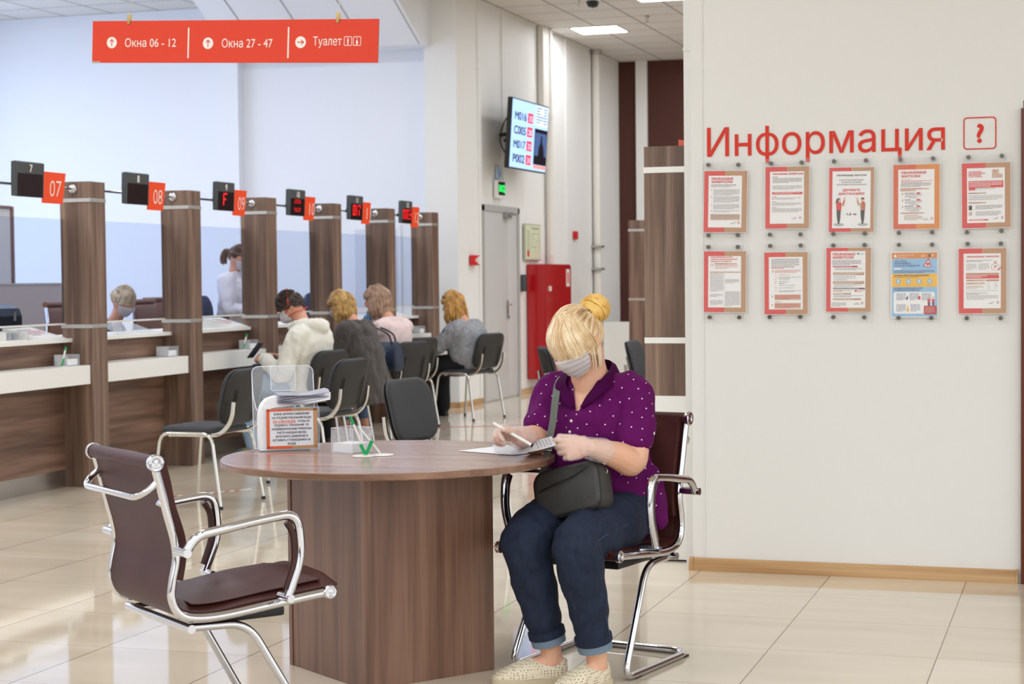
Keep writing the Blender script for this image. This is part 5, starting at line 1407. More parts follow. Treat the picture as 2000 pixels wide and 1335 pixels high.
for s_ in (-1, 1):
    MB().tube(spline([H + A @ headpt((.7, s_ * .62, -.35), 1.07, False), H + A @ headpt((.25, s_ * 1, .0), 1.09, False), H + A @ headpt((-.2, s_ * .9, .55), 1.19, False), H + A @ headpt((-.35, s_ * .05, .95), 1.2, False)], 6), .0035, 6).build('strap', STRAP, rpo)
    MB().tube(spline([H + A @ headpt((.62, s_ * .62, -.62), 1.07, False), H + A @ headpt((0, s_ * 1, -.72), 1.15, False), H + A @ headpt((-.6, s_ * .7, -.62), 1.4, False), H + A @ headpt((-.9, 0, -.55), 1.45, False)], 6), .0035, 6).build('strap', STRAP, rpo)

# woman in the cardigan
TORF = [(-.2, .15, .1, .13), (-.05, .185, .13, .145), (.15, .185, .14, .135), (.4, .18, .14, .125), (.65, .185, .15, .12), (.82, .185, .125, .115), (.93, .165, .1, .105), (1.0, .12, .075, .085), (1.06, .075, .055, .065), (1.12, .056, .046, .055)]
JC = dict(pelvis=(-.14, 0, .55), chest=(-.10, 0, .985), neck=(-.05, 0, 1.05), head=(.035, 0, 1.152), look=(14, 16, 0), shL=(-.11, .185, .95), shR=(-.09, -.185, .95), **LEGS, **arms(.22, .80, .0, .68))
wc, H, A, f, l, up = person('blond woman in a long dark grey cardigan seated between hoodie man and pink jacket', (-5.72, 13.44, 0), R(170), JC, dict(rings=TORF, vox=.008, sm=1), SKINP)
def hem(mb):
    mb.loft([[V((cx + ax * math.cos(a), ay * math.sin(a), z)) for a in [2 * PI * k / 20 for k in range(20)]] for cx, ax, ay, z in ((-.26, .10, .215, .37), (-.235, .115, .225, .5), (-.21, .12, .225, .65), (-.18, .12, .215, .8), (-.15, .11, .19, .9))])
KNIT = mat('charcoal_melange_knit', (48, 43, 41), .95, var=((86, 78, 74), 120, (1, 1, 1), 6, .25), bump=(260, .6), sheen=.2)
m = sleeve_top(wc, JC, None, TORF, None, '', .022, 1.95, .012, hem, .010, arm=(.078, .07, .055), seed=9.)
m.build('cardigan', KNIT, wc, 80)
BLK = mat('black_trousers', (18, 18, 22), .85)
trousers(wc, JC, BLK, (.1, .095, .085, .075, .07), (.15, .18, .11)); 
for q in 'LR': shoe(wc, JC, q, mat('black_shoe_leather', (26, 25, 26), .4), BLACKP)
def falling_hair(H, A, m, hm, body, n, drop, front, spread, k0=1.1, seed=1, wave=0., parent=None, bang=True):
    r_ = random.Random(seed); mb = m or MB()
    cap(mb, H, A, lambda d: d.z - .3 + .75 * max(0, .35 - d.x), .9, k0 - .02)
    for k in range(n):
        az = R(lerp(-180, 180, (k + r_.random()) / n))
        if abs(az) < R(front) and not bang: continue
        lo = drop(az); top = V((.25 * math.cos(az) + .1, .25 * math.sin(az), 1)).normalized()
        e = V((math.cos(az), math.sin(az), .15)).normalized(); j = r_.uniform(-.02, .05)
        a = H + A @ (headpt(top, 1, False) * (k0 + j)); b_ = H + A @ (headpt((e + top * .6).normalized(), 1, False) * (k0 + .05 + j)); c_ = H + A @ (headpt(e, 1, False) * (k0 + .07 + j))
        pts = [a, b_, c_]
        if abs(az) < R(front): pts[2] = H + A @ (headpt((math.cos(az), math.sin(az), .22 + r_.uniform(-.08, .05)), 1, False) * (k0 + .05))
        else:
            out = A @ V((math.cos(az) * .5, math.sin(az), 0)); dn = (A @ V((0, 0, -1)) + V((0, 0, -1.2))).normalized()
            L = lo * r_.uniform(.85, 1.08)
            for q in (.35, .7, 1): pts.append(c_ + dn * (L * q) + out * (spread * q * L) + V((r_.uniform(-wave, wave), r_.uniform(-wave, wave), 0)) - out * (.02 if q == 1 else 0))
        pts = spline(pts, 4); mb.tube(pts, lambda t: (.0115 if t < .75 else .0115 * max(.3, (1 - t) * 4)), 6, flat=.55)
    return mb.build('hair', hm, body, 80)
falling_hair(H, A, None, HHONEY, wc, 110, lambda a: .15 if abs(a) > 2 else .16, 62, .05, 1.1, 4, .004)
mask(wc, H, A, MASKM, k=1.09, top=-.16, low=-1.05, wide=60)

# woman in the pale pink jacket, blue gloved hand at her chin
JP = dict(LEGS, pelvis=(-.18, 0, .55), chest=(-.2, 0, .99), neck=(-.13, 0, 1.06), head=(-.045, 0, 1.185), look=(34, 6, 0), shL=(-.21, .185, .95), shR=(-.19, -.185, .95), knL=(.27, .14, .53), knR=(.27, -.12, .53), anL=(.2, .13, .1), anR=(.2, -.12, .1), toeL=(.33, .14, .03), toeR=(.33, -.13, .03),
          elL=(.02, .24, .70), elR=(.12, -.03, .80), wrL=(.22, .15, .79), wrR=(.055, .055, .955), handL=((1, -.3, 0), (0, -.3, -.9), (30, 34, 36, 40), (40, 30)), handR=((-.25, .05, 1), (-.8, -.3, 0), (55, 60, 64, 68), (30, 30)))
wp, H, A, f, l, up = person('woman in a pale pink jacket resting her chin on a blue-gloved hand', (-5.85, 14.36, 0), R(165), JP, dict(rings=TORF, vox=.007, sm=1), SKINP)
eyes(wp, H, A)
m = sleeve_top(wp, JP, None, TORF, None, '', .02, 1.9, .01, None, .0095, arm=(.072, .065, .05), seed=12.)
m.build('jacket', mat('pale_pink_cloth', (226, 204, 202), .8, bump=(240, .15)), wp, 80)
trousers(wp, JP, mat('mid_blue_jeans', (74, 96, 132), .8, var=((96, 118, 152), 40, (1, 1, 1), 4, .3)), (.095, .09, .075, .058, .048), (.15, .17, .11), 'jeans', end=.82)
for q in 'LR': shoe(wp, JP, q, mat('pale_pink_shoe', (226, 206, 200), .5), WHITEP)
GLB = mat('blue_nitrile', (84, 148, 196), .4)
for s_, q in ((1, 'L'), (-1, 'R')):
    g = MB(); d, n, cu, th = JP['hand' + q]; w = V(JP['wr' + q]); hand(g, w, d, n, s_, cu, th, 1.08); dd = (w - V(JP['el' + q])).normalized(); g.limb([w - dd * .09, w + dd * .02], [.044, .038], 12)
    g.voxel(.007, 1); g.displace(lambda co: .004 + .004 * abs(noise.noise(co * 50))); g.build('glove', GLB, wp, 80)
falling_hair(H, A, None, HASH, wp, 120, lambda a: .19 if abs(a) > 1.9 else .17, 48, .12, 1.13, 6, .006)

# woman in the grey sweater
JG = dict(pelvis=(-.04, 0, .55), chest=(.02, 0, .90), neck=(.08, 0, .985), head=(.175, 0, 1.118), look=(14, 14, 0), shL=(.01, .19, .87), shR=(.04, -.19, .87),
          hipL=(-.02, .11, .53), hipR=(-.02, -.11, .53), knL=(.42, .15, .50), knR=(.42, -.13, .50), anL=(.40, .14, .1), anR=(.4, -.13, .1), toeL=(.56, .15, .03), toeR=(.56, -.14, .03),
          elL=(.20, .235, .70), elR=(.22, -.25, .70), wrL=(.40, .14, .655), wrR=(.44, -.1, .70), handL=((1, -.15, -.15), (0, -.6, -.6), (20, 22, 24, 26), (40, 30)), handR=((1, .3, .1), (0, .6, -.6), (30, 34, 36, 40), (40, 30)))
TORG = [(-.24, .16, .13, .15), (-.05, .21, .17, .175), (.15, .215, .19, .175), (.4, .21, .19, .17), (.65, .205, .175, .16), (.82, .2, .14, .15), (.93, .18, .11, .125), (1.0, .13, .08, .1), (1.06, .08, .06, .07), (1.13, .06, .048, .058)]
wg, H, A, f, l, up = person('woman with long golden hair in a grey sweater seated before the grey door', (-5.73, 16.5, 0), R(165), JG, dict(rings=TORG, vox=.008, sm=1), SKINP)
m = sleeve_top(wg, JG, None, TORG, None, '', .016, 1.9, .011, None, .0095, arm=(.086, .074, .05), seed=15.)
for fc in m.bm.faces:
    c = fc.calc_center_median()
    if c.x > .075 and c.z < .80 and abs(c.y) < .20: fc.material_index = 1
    if c.z > .845 and c.x > .09 and abs(c.y) > .1: fc.material_index = 1
m.build('sweater', [mat('grey_melange_knit', (112, 114, 118), .95, var=((176, 178, 182), 60, (1, 1, 2.4), 6, .22), bump=(240, .4)), mat('dark_slate_knit', (42, 54, 66), .95, bump=(240, .4))], wg, 80, recalc=False)
trousers(wg, JG, BLK, (.115, .11, .09, .08, .072), (.17, .2, .12))
for q in 'LR': shoe(wg, JG, q, mat('black_shoe_leather', None), BLACKP)
hr = falling_hair(H, A, None, HGOLD, wg, 120, lambda a: .31 if abs(a) > 1.9 else .22, 55, .10, 1.1, 9, .012)
mask(wg, H, A, MASKM, k=1.09, top=-.16, low=-1.05, wide=60)
MB().tube([H + A @ (headpt((math.cos(a) * .35 + .35, math.sin(a), .82), 1, False) * 1.2) for a in [R(q) for q in range(-80, 81, 16)]], .007, 6).build('hair_band', BLACKP, hr)

# ---- staff behind the glass
JS = dict(pelvis=(-.02, 0, .55), chest=(.13, 0, 1.01), neck=(.19, 0, 1.09), head=(.245, 0, 1.215), look=(-30, 20, 0), shL=(.12, .18, .975), shR=(.14, -.18, .975),
          elL=(.2, .24, .76), elR=(.22, -.24, .76), wrL=(.4, .16, .8), wrR=(.4, -.14, .8), handL=((1, -.2, 0), (0, -.3, -.9), (20, 22, 24, 26), (40, 30)), handR=((1, .2, 0), (0, .3, -.9), (20, 22, 24, 26), (40, 30)))
s8, H, A, f, l, up = person('blond masked clerk behind the glass of window 08', (-7.38, 12.34, 0), R(8), JS, dict(rings=TORF, vox=.0075, sm=1), SKINP)
m = sleeve_top(s8, JS, None, TORF, None, '', .014, 1.9, .008, None, .0095, arm=(.066, .058, .046), seed=22.)
for fc in m.bm.faces:
    c = fc.calc_center_median()
    if c.x < .16 + .1 * (c.z - .9) or abs(c.y) > .09: fc.material_index = 1
m.build('blouse', [mat('white_blouse', (236, 230, 234), .7), mat('navy_vest', (40, 44, 64), .8)], s8, 80, recalc=False)
m = MB(); rnd = random.Random(31); cap(m, H, A, lambda d: d.z - .28 + .7 * max(0, .25 - d.x), .9, 1.08); bd0 = V((-.95, .0, .1))
swept(m, H, A, bd0, 240, .0055, rnd, front=40, hi=60)
for k in range(90):
    az = lerp(-75, 75, rnd.random()); e = dirv(az, lerp(4, -8, abs(az) / 75) + rnd.uniform(-3, 3)); og = dirv(az * .7, 66)
    strand(m, H, A, [og, (og * .55 + e * .45).normalized(), e], [1.085, 1.14, 1.11], .006, 4, .6, .4)
m.ball(H + A @ V((-.115, 0, .01)), (.035, .04, .04), A, 14)
m.build('hair', HSTAFF, s8, 80); mask(s8, H, A, MASKM, k=1.1, top=-.14, low=-1.05, wide=62)
JT = dict(pelvis=(-.12, 0, .92), chest=(-.12, 0, 1.39), neck=(-.115, 0, 1.47), head=(-.075, 0, 1.575), look=(-12, 16, 0), shL=(-.11, .18, 1.355), shR=(-.12, -.18, 1.355),
          elL=(-.06, .26, 1.12), elR=(-.05, -.235, 1.10), wrL=(.15, .2, 1.08), wrR=(.19, -.16, 1.075), handL=((1, -.2, 0), (0, -.3, -.9), (20, 22, 24, 26), (40, 30)), handR=((1, .2, 0), (0, .3, -.9), (20, 22, 24, 26), (40, 30)),
          hipL=(-.12, .09, .9), hipR=(-.12, -.09, .9), knL=(-.1, .1, .5), knR=(-.1, -.1, .5), anL=(-.13, .1, .1), anR=(-.13, -.1, .1), toeL=(.02, .11, .03), toeR=(.02, -.11, .03))
s9, H, A, f, l, up = person('clerk with a short ponytail in a white shirt standing behind window 09', (-7.37, 15.0, 0), 0, JT, dict(rings=TORF, vox=.0075, sm=1), SKINP)
m = sleeve_top(s9, JT, None, TORF, None, '', .016, 1.55, .011, None, .0095, arm=(.075, .07, .06), seed=25.)
m.build('shirt', mat('white_shirt', (234, 228, 236), .7), s9, 80)
trousers(s9, JT, BLK, (.1, .09, .075, .065, .055), (.13, .17, .12))
for q in 'LR': shoe(s9, JT, q, mat('black_shoe_leather', None), BLACKP)
m = MB(); rnd = random.Random(33); cap(m, H, A, lambda d: d.z - .28 + .75 * max(0, .25 - d.x), .9, 1.08); bd0 = V((-.97, 0, .02))
swept(m, H, A, bd0, 220, .0055, rnd, front=40, hi=40)
for k in range(26):
    o_ = V((rnd.uniform(-.012, .012), rnd.uniform(-.014, .014), rnd.uniform(-.012, .012)))
    m.tube(spline([H + A @ V((-.10, 0, .01)), H + A @ (V((-.145, 0, .03)) + o_), H + A @ (V((-.17, 0, -.02)) + o_ * 1.6), H + A @ (V((-.165, 0, -.085)) + o_ * 2)], 4), .0075, 6)
m.build('hair', HMOUSE, s9, 80); mask(s9, H, A, MASKM, k=1.1, top=-.14, low=-1.05, wide=62)
# ------------------------------------------------------------------ on the round table
ACR2 = mat('acrylic_sheet', (232, 236, 242), .05, alpha=.13, spec=.6)
ACE = mat('acrylic_edge', (236, 240, 246), .15, alpha=.62)
t = thing('leaflet_holder', 'clear acrylic leaflet holder stuffed with forms on the round table', 'leaflet holder', (-2.838, 5.872, .75), R(34))
Wd = .205
bp = [(x, z) for x, z in rrect(-.012, .0, Wd + .01, .305, .025)]
tilt = M.Translation((0, .078, 0)) @ M.Rotation(R(-7), 4, 'X')
def plate(poly, mt, th=.0025):
    a = [mt @ V((x, 0, z)) for x, z in poly]; b = [mt @ V((x, th, z)) for x, z in poly]; return a, b
m = MB(); a, b = plate(bp, tilt); m.loft([a, b]); m.build('back_plate', ACR2, t, 0)
MB().tube(a, .0016, 6, closed=True).build('back_plate_edge', ACE, t)
pk = rrect(.055, .215, .145, .305, .008); a, b = plate(pk, M.Translation((0, -.012, 0)) @ tilt); MB().loft([a, b]).build('card_pocket', ACR2, t, 0)
m = MB().tube(a, .0014, 6, closed=True)
for x in (.075, .115): m.tube([tilt @ V((q, -.008, z)) for q, z in ((x, .305), (x, .285), (x + .018, .285), (x + .018, .305))], .0012, 5)
for x in (.062, .13): m.tube([tilt @ V((x + .004 * math.cos(q), -.012, .24 + .004 * math.sin(q))) for q in [2 * PI * k / 8 for k in range(8)]], .001, 4, closed=True)
m.build('card_pocket_edge', ACE, t)
for x in (-.012, Wd + .008):
    o = [(.078 - 0, 0), (.11, .27), (.104, .25), (.085, .20), (.03, .165), (-.003, .15), (-.003, 0)]
    pts = [V((x, y, z)) for y, z in o]
    m = MB(); m.loft([pts, [p + V((.0025, 0, 0)) for p in pts]]); m.build('side_plate', ACR2, t, 0)
    MB().tube(spline(pts[1:6], 4), .0016, 6).build('side_plate_edge', ACE, t)
MB().bx(-.02, Wd + .012, -.025, .085, 0, .003, .001).build('base_plate', ACR2, t, 0)
# forms: a thick wad rising from the pocket and folding over to the right
fm = thing('paper_stack', 'thick wad of white forms folded over in the acrylic leaflet holder', 'paper stack', (-2.838, 5.872, .753), R(34))
rnd = random.Random(21)
def wad(y0, y1, seed, lift, end):
    r_ = random.Random(seed); out = spline([(0, 0, 0), (-.002, 0, .08), (.002, 0, .145), (.025, 0, .182), (.07, 0, .197), (.15, 0, .203 + lift), (end, 0, .207 + lift)], 6)
    inn = spline([(.022, 0, 0), (.02, 0, .08), (.024, 0, .128), (.042, 0, .152), (.08, 0, .158), (.15, 0, .166 + lift), (end - .004, 0, .181 + lift)], 6)
    m = MB(); rings = []
    for k, (a_, b_) in enumerate(zip(out, inn)):
        n_ = 9; ring = []
        t_ = k / (len(out) - 1); ya, yb = y0 - .045 * max(0, t_ - .45), y1
        lay = [lerp(a_, b_, q / (n_ - 1)) for q in range(n_)]
        jag = [(r_.uniform(-.0012, .0012) if q % 2 else 0) for q in range(n_)]
        ring = [p + V((0, ya + j * (1 if t_ > .4 else .5) - .03 * max(0, t_ - .5) * (q / n_), 0)) for q, (p, j) in enumerate(zip(lay, jag))] + [p + V((0, yb, 0)) for p in reversed(lay)]
        rings.append(ring)
    m.loft(rings); return m
wad(.004, .07, 3, 0, .255).build('forms', PAPER, fm, 25)
for k in range(7):
    z = .172 + .0052 * k; e = .235 + rnd.uniform(-.004, .026); y0 = -.03 + rnd.uniform(-.006, .004)
    rows = [[V((x, y, z + .012 * (x / .25) ** 2 + .004 * math.sin(x * 30 + k) - .006 * (y < 0))) for y in (y0, .0, .068)] for x in (.06, .1, .14, .18, .22, e)]
    m = MB().sheet(rows); bmesh.ops.solidify(m.bm, geom=m.bm.faces, thickness=.0022); m.build('loose_form', mat('paper_bluish', (226, 226, 236), .7), fm, 30)
MB().box((.1, .035, .075), (.17, .06, .15)).build('forms_block', PAPER, fm, 0)
# the notice in front of the pocket
nt_ = thing('table_notice', 'white notice with red and tan border standing in front of the forms', 'notice', (-2.838, 5.872, .753), R(34))
nx0, nx1, nh = .022, Wd + .002, .150
MB().bx(nx0 - .012, nx1 + .01, -.006, -.0045, .0, nh + .006).build('clear_front', ACR2, nt_, 0)
MB().bx(nx0, nx1, -.0044, -.004, .006, nh).build('sheet', PAPER, nt_, 0)
P = MB(); F2 = face_ny(0, -.0065, 0)
P.mi = 1
for a in ((nx0, .006, nx0 + .011, nh), (nx0, .006, .5 * (nx0 + nx1), .016), (nx0, nh - .008, .5 * (nx0 + nx1), nh)): P.rect(F2, *a)
P.mi = 2
for a in ((nx1 - .014, .006, nx1, nh), (.5 * (nx0 + nx1), .006, nx1, .016), (.5 * (nx0 + nx1), nh - .008, nx1, nh)): P.rect(F2, *a)
P.mi = 0; xc = (nx0 + nx1 - .004) / 2
LN = [('БЛАНК ЗАПРОСА ЗАЯВЛЕНИЯ', .128), ('НА СРЕДНИЕ ПОКАЗАНИЯ ВОДЫ', .142), None, ('ПОДАВАТЬ  ПОКАЗАНИЯ  ПО', .126), ('ИНДИВИДУАЛЬНЫМ ПРИБОРАМ', .142), ('УЧЕТА КАЖДЫЙ МЕСЯЦ', .108), ('ЗАПОЛНИТЬ ЗАЯВЛЕНИЕ И', .118), ('ОСТАВИТЬ У ПОМОЩНИКА НА', .138), ('ВХОДЕ', .030)]
for k, ln in enumerate(LN):
    y = nh - .022 - k * .0135
    if ln: P.text(ln[0], .0105, F2 @ M.Translation((xc - ln[1] / 2, y, .0003)), width=ln[1], bold=.0002)
    else:
        P.text('ЧТОБЫ НЕ', .0105, F2 @ M.Translation((xc + .022, y, .0003)), width=.044, bold=.0002)
        P.mi = 1; P.text('НА 6 МЕСЯЦЕВ,', .0115, F2 @ M.Translation((xc - .068, y, .0003)), width=.084, bold=.0002); P.rect(F2, xc - .068, y - .0026, xc + .014, y - .0015, .0003); P.mi = 0
P.build('print', [PDK, PORA, PTAN], nt_, 0, recalc=False)
# card box
cb = thing('card_box', 'small open clear acrylic box with white note paper on the round table', 'box', (-2.478, 5.872, .75), R(71))
s = .102; hh = .088
m = MB()
for (x0, x1, y0, y1) in ((0, s, 0, .002), (0, s, s - .002, s), (0, .002, .002, s - .002), (s - .002, s, .002, s - .002)): m.bx(x0, x1, y0, y1, .002, hh)
m.bx(0, s, 0, s, 0, .002); m.build('box_walls', ACR2, cb, 0)
m = MB()
for x in (0, s):
    for y in (0, s): m.cyl((x, y, 0), (x, y, hh), .0011, seg=5)
for a, b in (((0, 0), (s, 0)), ((s, 0), (s, s)), ((s, s), (0, s)), ((0, s), (0, 0))):
    for z in (.001, hh): m.cyl((a[0], a[1], z), (b[0], b[1], z), .0011, seg=5)
m.build('box_edges', ACE, cb)
np_ = tag(MB().bx(.004, s - .004, .004, s - .004, .0025, .034).build('note_stack', PAPER, None, 0), 'block of white note paper inside the clear box on the table', 'note paper'); np_.location = (-2.478, 5.872, .75); np_.rotation_euler = (0, 0, R(71))
# desk pens on white oval bases with green sockets
GREEN = mat('green_plastic', (18, 156, 84), .35)
def pen_stand(x, y, rz, label, tilt_, full):
    t = thing('desk_pen', label, 'pen', (x, y, .75), rz, 'desk pens on the round table')
    MB().lathe([(0, 0), (.040, 0), (.042, .0015), (.040, .004), (.015, .006), (0, .006)], (0, 0, 0), 32).build('base', WHITEP, t)
    m = MB()
    if full:
        for a, L in ((-24, .042), (24, .055)):
            v = V((math.sin(R(a)), 0, math.cos(R(a)))); sd = V((v.z, 0, -v.x))
            m.loft([[V((.006, d_ * .005, .004)) + sd * (s_ * w_) for s_, d_ in ((-1, -1), (1, -1), (1, 1), (-1, 1))] if z_ == 0 else [V((.006, d_ * .005, .004)) + v * z_ + sd * (s_ * w_) for s_, d_ in ((-1, -1), (1, -1), (1, 1), (-1, 1))] for z_, w_ in ((0, .005), (L, .0065))])
        m.lathe([(.009, .003), (.007, .012), (0, .013)], (.006, 0, 0), 14)
    else: m.lathe([(.009, .003), (.006, .02), (0, .021)], (0, 0, 0), 14)
    m.build('socket', GREEN if full else WHITEP, t)
    a0 = V((.002, 0, .02)); v = V((math.sin(R(tilt_)), 0, math.cos(R(tilt_))))
    p = MB().tube([a0, a0 + v * .012, a0 + v * .1, a0 + v * .118], lambda q: (.0022, .0045, .0048, .0044)[int(round(q * 3))], 12).build('pen', WHITEP, t)
    MB().tube([a0 + v * .1, a0 + v * .125], .0052, 12).ball(a0 + v * .128, .004, None, 10).build('pen_cap', GREEN, p)
    return t
pen_stand(-2.404, 5.797, R(18), 'white desk pen with green cap in a green forked socket, nearest the viewer', -22, True)
t = thing('desk_pen', 'plain white desk pen leaning behind the green forked socket', 'pen', (-2.35, 5.845, .75), R(18))
MB().lathe([(0, 0), (.036, 0), (.038, .0015), (.036, .004), (.015, .006), (0, .006)], (0, 0, 0), 32).build('base', WHITEP, t)
v = V((-.075, .01, .092)).normalized()
MB().tube([V((-.012, 0, .004)), V((-.016, 0, .014)), V((-.016, 0, .014)) + v * .112], .0036, 8).build('pen', WHITEP, t)
# papers
def sheet_thing(name, label, corners, sag=None, n=8):
    A_, B_, C_, D_ = [V(c) for c in corners]; rows = []
    for i in range(n + 1):
        u = i / n; rows.append([lerp(lerp(A_, B_, u), lerp(D_, C_, u), j / n) + V((0, 0, sag(u, j / n) if sag else 0)) for j in range(n + 1)])
    m = MB().sheet(rows); o_ = [p.copy() for r_ in rows for p in r_]
    bmesh.ops.solidify(m.bm, geom=m.bm.faces, thickness=.0008)
    return m.build(name, PAPER, None, 60)
a = V((-2.139, 6.035, .752)); u = (V((-1.885, 5.93, .752)) - a).normalized(); v = V((-u.y, u.x, 0))
ps_ = MB().box((0, 0, 0), (.26, .19, .0009)).build('paper_sheet', PAPER, None, 0); ps_.location = a + u * .13 + v * .095; ps_.rotation_euler = (0, 0, math.atan2(u.y, u.x))
tag(ps_, 'white sheet lying flat on the round table under the other form', 'paper')
FL, NR, FRr = V((-2.02, 6.07, .772)), V((-1.683, 5.728, .809)), V((-1.742, 5.875, .826)); NL = FL + (NR - FRr)
us = sheet_thing('paper_form', '', [FL, FRr, NR, NL], lambda x, y: -.010 * math.sin(PI * x), 10)
tag(us, 'printed form lifted by the left hand of the woman in purple', 'paper')
m = MB(); F3 = None
def onform(x, y): return lerp(lerp(FL, FRr, x), lerp(NL, NR, x), y) + V((0, 0, -.010 * math.sin(PI * x) + .0016))
for k in range(5):
    x0 = .94 - k * .05; 
    for (y0, y1) in ((.12, .55), (.6, .88)) if k % 2 == 0 else ((.12, .8),):
        m._new([m.bm.faces.new([m.bm.verts.new(onform(*q)) for q in ((x0, y0), (x0, y1), (x0 - .014, y1), (x0 - .014, y0))])])
m.build('print', PGR, us, 0)

# ------------------------------------------------------------------ the woman's pen and bag
def wpt(a, b, c):
    ca, sa = math.cos(AW_), math.sin(AW_); return V((LW[0] + a * ca - b * sa, LW[1] + a * sa + b * ca, c))
p0, p1 = wpt(.385, -.165, .862), wpt(.335, -.075, .802)
t = thing('pen', 'white pen with a dark end in the right hand of the woman in purple', 'pen', p0)
d = p1 - p0
MB().tube([V((0, 0, 0)) - d * .25, d * .8, d * 1.0], .0062, 12).build('barrel', WHITEP, t)
MB().tube([d * 1.0, d * 1.06], .0066, 12).build('end_ring', BLACKP, t)
BAGL = mat('black_grained_leather', (44, 43, 42), .42, bump=(260, .25), var=((58, 57, 54), 8, (1, 1, 1), 3, .3))
bag = thing('handbag', 'black leather crossbody bag on the lap of the woman in purple', 'handbag', wpt(.235, .035, .637), AW_ + R(90))
# bag axes: x along the wearer's left, y backwards, z up; rolled so that the right end rises
bag.rotation_euler = (R(-14), R(-15), AW_ + R(90))
m = MB(); rings = []
for k, (y, s_) in enumerate(((-.052, .80), (-.050, .9), (-.04, .97), (-.02, 1.0), (.01, 1.0), (.035, .97), (.046, .88))):
    rings.append([V((x * s_, y - .006 * (1 - (x / .135) ** 2) * (k < 3), z * s_)) for x, z in rrect(-.135, -.088, .135, .085, .045, 7)])
m.loft(rings); m.displace(folds(.003, 16, (1, 1, 1), 4)); m.build('body', BAGL, bag, 60)
ol = [V((x * .965, -.042, z * .965)) for x, z in rrect(-.135, -.088, .135, .085, .045, 7)]
MB().tube(ol, .0035, 6, closed=True).build('piping', mat('black_piping', (30, 29, 29), .4), bag)
MB().tube(spline([(-.118, -.047, .012), (-.06, -.06, .022), (.02, -.063, .035), (.10, -.052, .062)], 6), .0028, 6).build('flap_seam', mat('black_piping', None), bag)
MB().tube(spline([(-.12, -.005, .063), (-.06, -.006, .087), (.05, -.006, .089), (.12, -.005, .066)], 6), .0045, 6, flat=.6).build('zipper', mat('zip_dark', (84, 82, 78), .3, .8), bag)
for x in (-.132, .128):
    MB().tube([V((x + .011 * math.cos(q), 0, .045 + .011 * math.sin(q))) for q in [2 * PI * k / 12 for k in range(12)]], .0022, 6, closed=True).build('ring', STEEL, bag)
MB().ball((.135, -.01, .07), .008, None, 8).build('zip_pull', STEEL, bag)
sp_ = spline([wpt(*q) for q in ((.205, -.108, .66), (.205, -.098, .71), (.196, -.085, .79), (.176, -.078, .87), (.145, -.085, .94), (.08, -.108, 1.0), (.01, -.115, 1.02), (-.07, -.105, .995), (-.125, -.08, .93), (-.14, -.02, .8))], 6)
def strap_ribbon(pts, w, th, side):
    m = MB(); rings = []
    for i, p in enumerate(pts):
        tn = (pts[min(i + 1, len(pts) - 1)] - pts[max(i - 1, 0)]).normalized(); s_ = (side - tn * side.dot(tn)).normalized(); n_ = tn.cross(s_)
        rings.append([p + s_ * w + n_ * th, p - s_ * w + n_ * th, p - s_ * w - n_ * th, p + s_ * w - n_ * th])
    m.loft(rings); return m
sd = V((-math.sin(AW_), math.cos(AW_), 0))
STRAPM = mat('grey_green_strap', (88, 92, 84), .5)
stp = strap_ribbon(sp_, .0135, .0018, sd).build('strap', STRAPM, None, 30)
stp.parent = bag; bpy.context.view_layer.update(); stp.matrix_parent_inverse = bag.matrix_world.inverted()
i0 = sp_[11]; m = MB()
q0, q1 = sp_[10], sp_[13]
ax = (q1 - q0).normalized(); fw_ = V((math.cos(AW_), math.sin(AW_), .15)).normalized()
ct = lerp(q0, q1, .5) + fw_ * .004
m.tube([ct + sd * (sx * .019) + ax * (sz * .013) for sx, sz in ((-1, -1), (1, -1), (1, 1), (-1, 1))], .0022, 6, closed=True)
for s_ in (-1, 1): MB().ball(lerp(q0, q1, -.5) + fw_ * .003 + sd * (s_ * .006), .0032, None, 8).build('rivet', STEEL, stp)
bk = tag(m.build('buckle', STEEL, stp))

# ------------------------------------------------------------------ things of the other clients
def cpt(o, rz, a, b, c): ca, sa = math.cos(R(rz)), math.sin(R(rz)); return V((o[0] + a * ca - b * sa, o[1] + a * sa + b * ca, c))
MO = (-5.79, 12.54)
ph = thing('smartphone', 'dark smartphone in the hand of the man in the white hoodie', 'phone', cpt(MO, 170, .262, .10, .83), R(170))
ph.rotation_euler = (0, R(-42), R(170))
MB().box((0, 0, 0), (.009, .076, .155), 0, .003).build('body', BLACKP, ph)
MB().box((-.005, 0, 0), (.001, .07, .14)).build('screen', mat('phone_screen', (60, 66, 80), .15), ph)
j = MB().ball(cpt(MO, 170, .20, .02, .69), (.13, .16, .045), M.Rotation(R(170), 3, 'Z'), 20); j.displace(folds(.022, 13, (1, 1, 1), 2)); tag(j.build('folded_jacket', mat('navy_cloth', (40, 50, 74), .85)), 'dark navy jacket folded on the lap of the man in the hoodie', 'jacket')
CO = (-5.72, 13.44)
j = MB(); j.limb([cpt(CO, 170, .22, .12, .66), cpt(CO, 170, .20, .10, .76), cpt(CO, 170, .18, .08, .86)], [.11, .12, .08], 16); j.displace(folds(.02, 11, (1, 1, 1), 5)); tag(j.build('soft_bag', mat('navy_cloth', None)), 'dark navy soft bag on the lap of the woman in the cardigan', 'bag')
PO = (-5.85, 14.36)
hb = thing('handbag', 'navy leather handbag with two black handles beside the woman in pink', 'handbag', cpt(PO, 165, -.33, .27, .735), R(165))
m = MB(); rings = []
for z, s_, w in ((-.14, .9, .06), (-.12, 1, .075), (-.02, 1.0, .075), (.06, .92, .05), (.1, .86, .025)):
    rings.append([V((x * s_, y, z)) for x, y in rrect(-.15, -w, .15, w, min(.03, w * .9), 4)])
m.loft(rings); m.displace(folds(.008, 10, (1, 1, 1), 8)); m.build('body', mat('navy_leather', (34, 44, 66), .45), hb, 60)
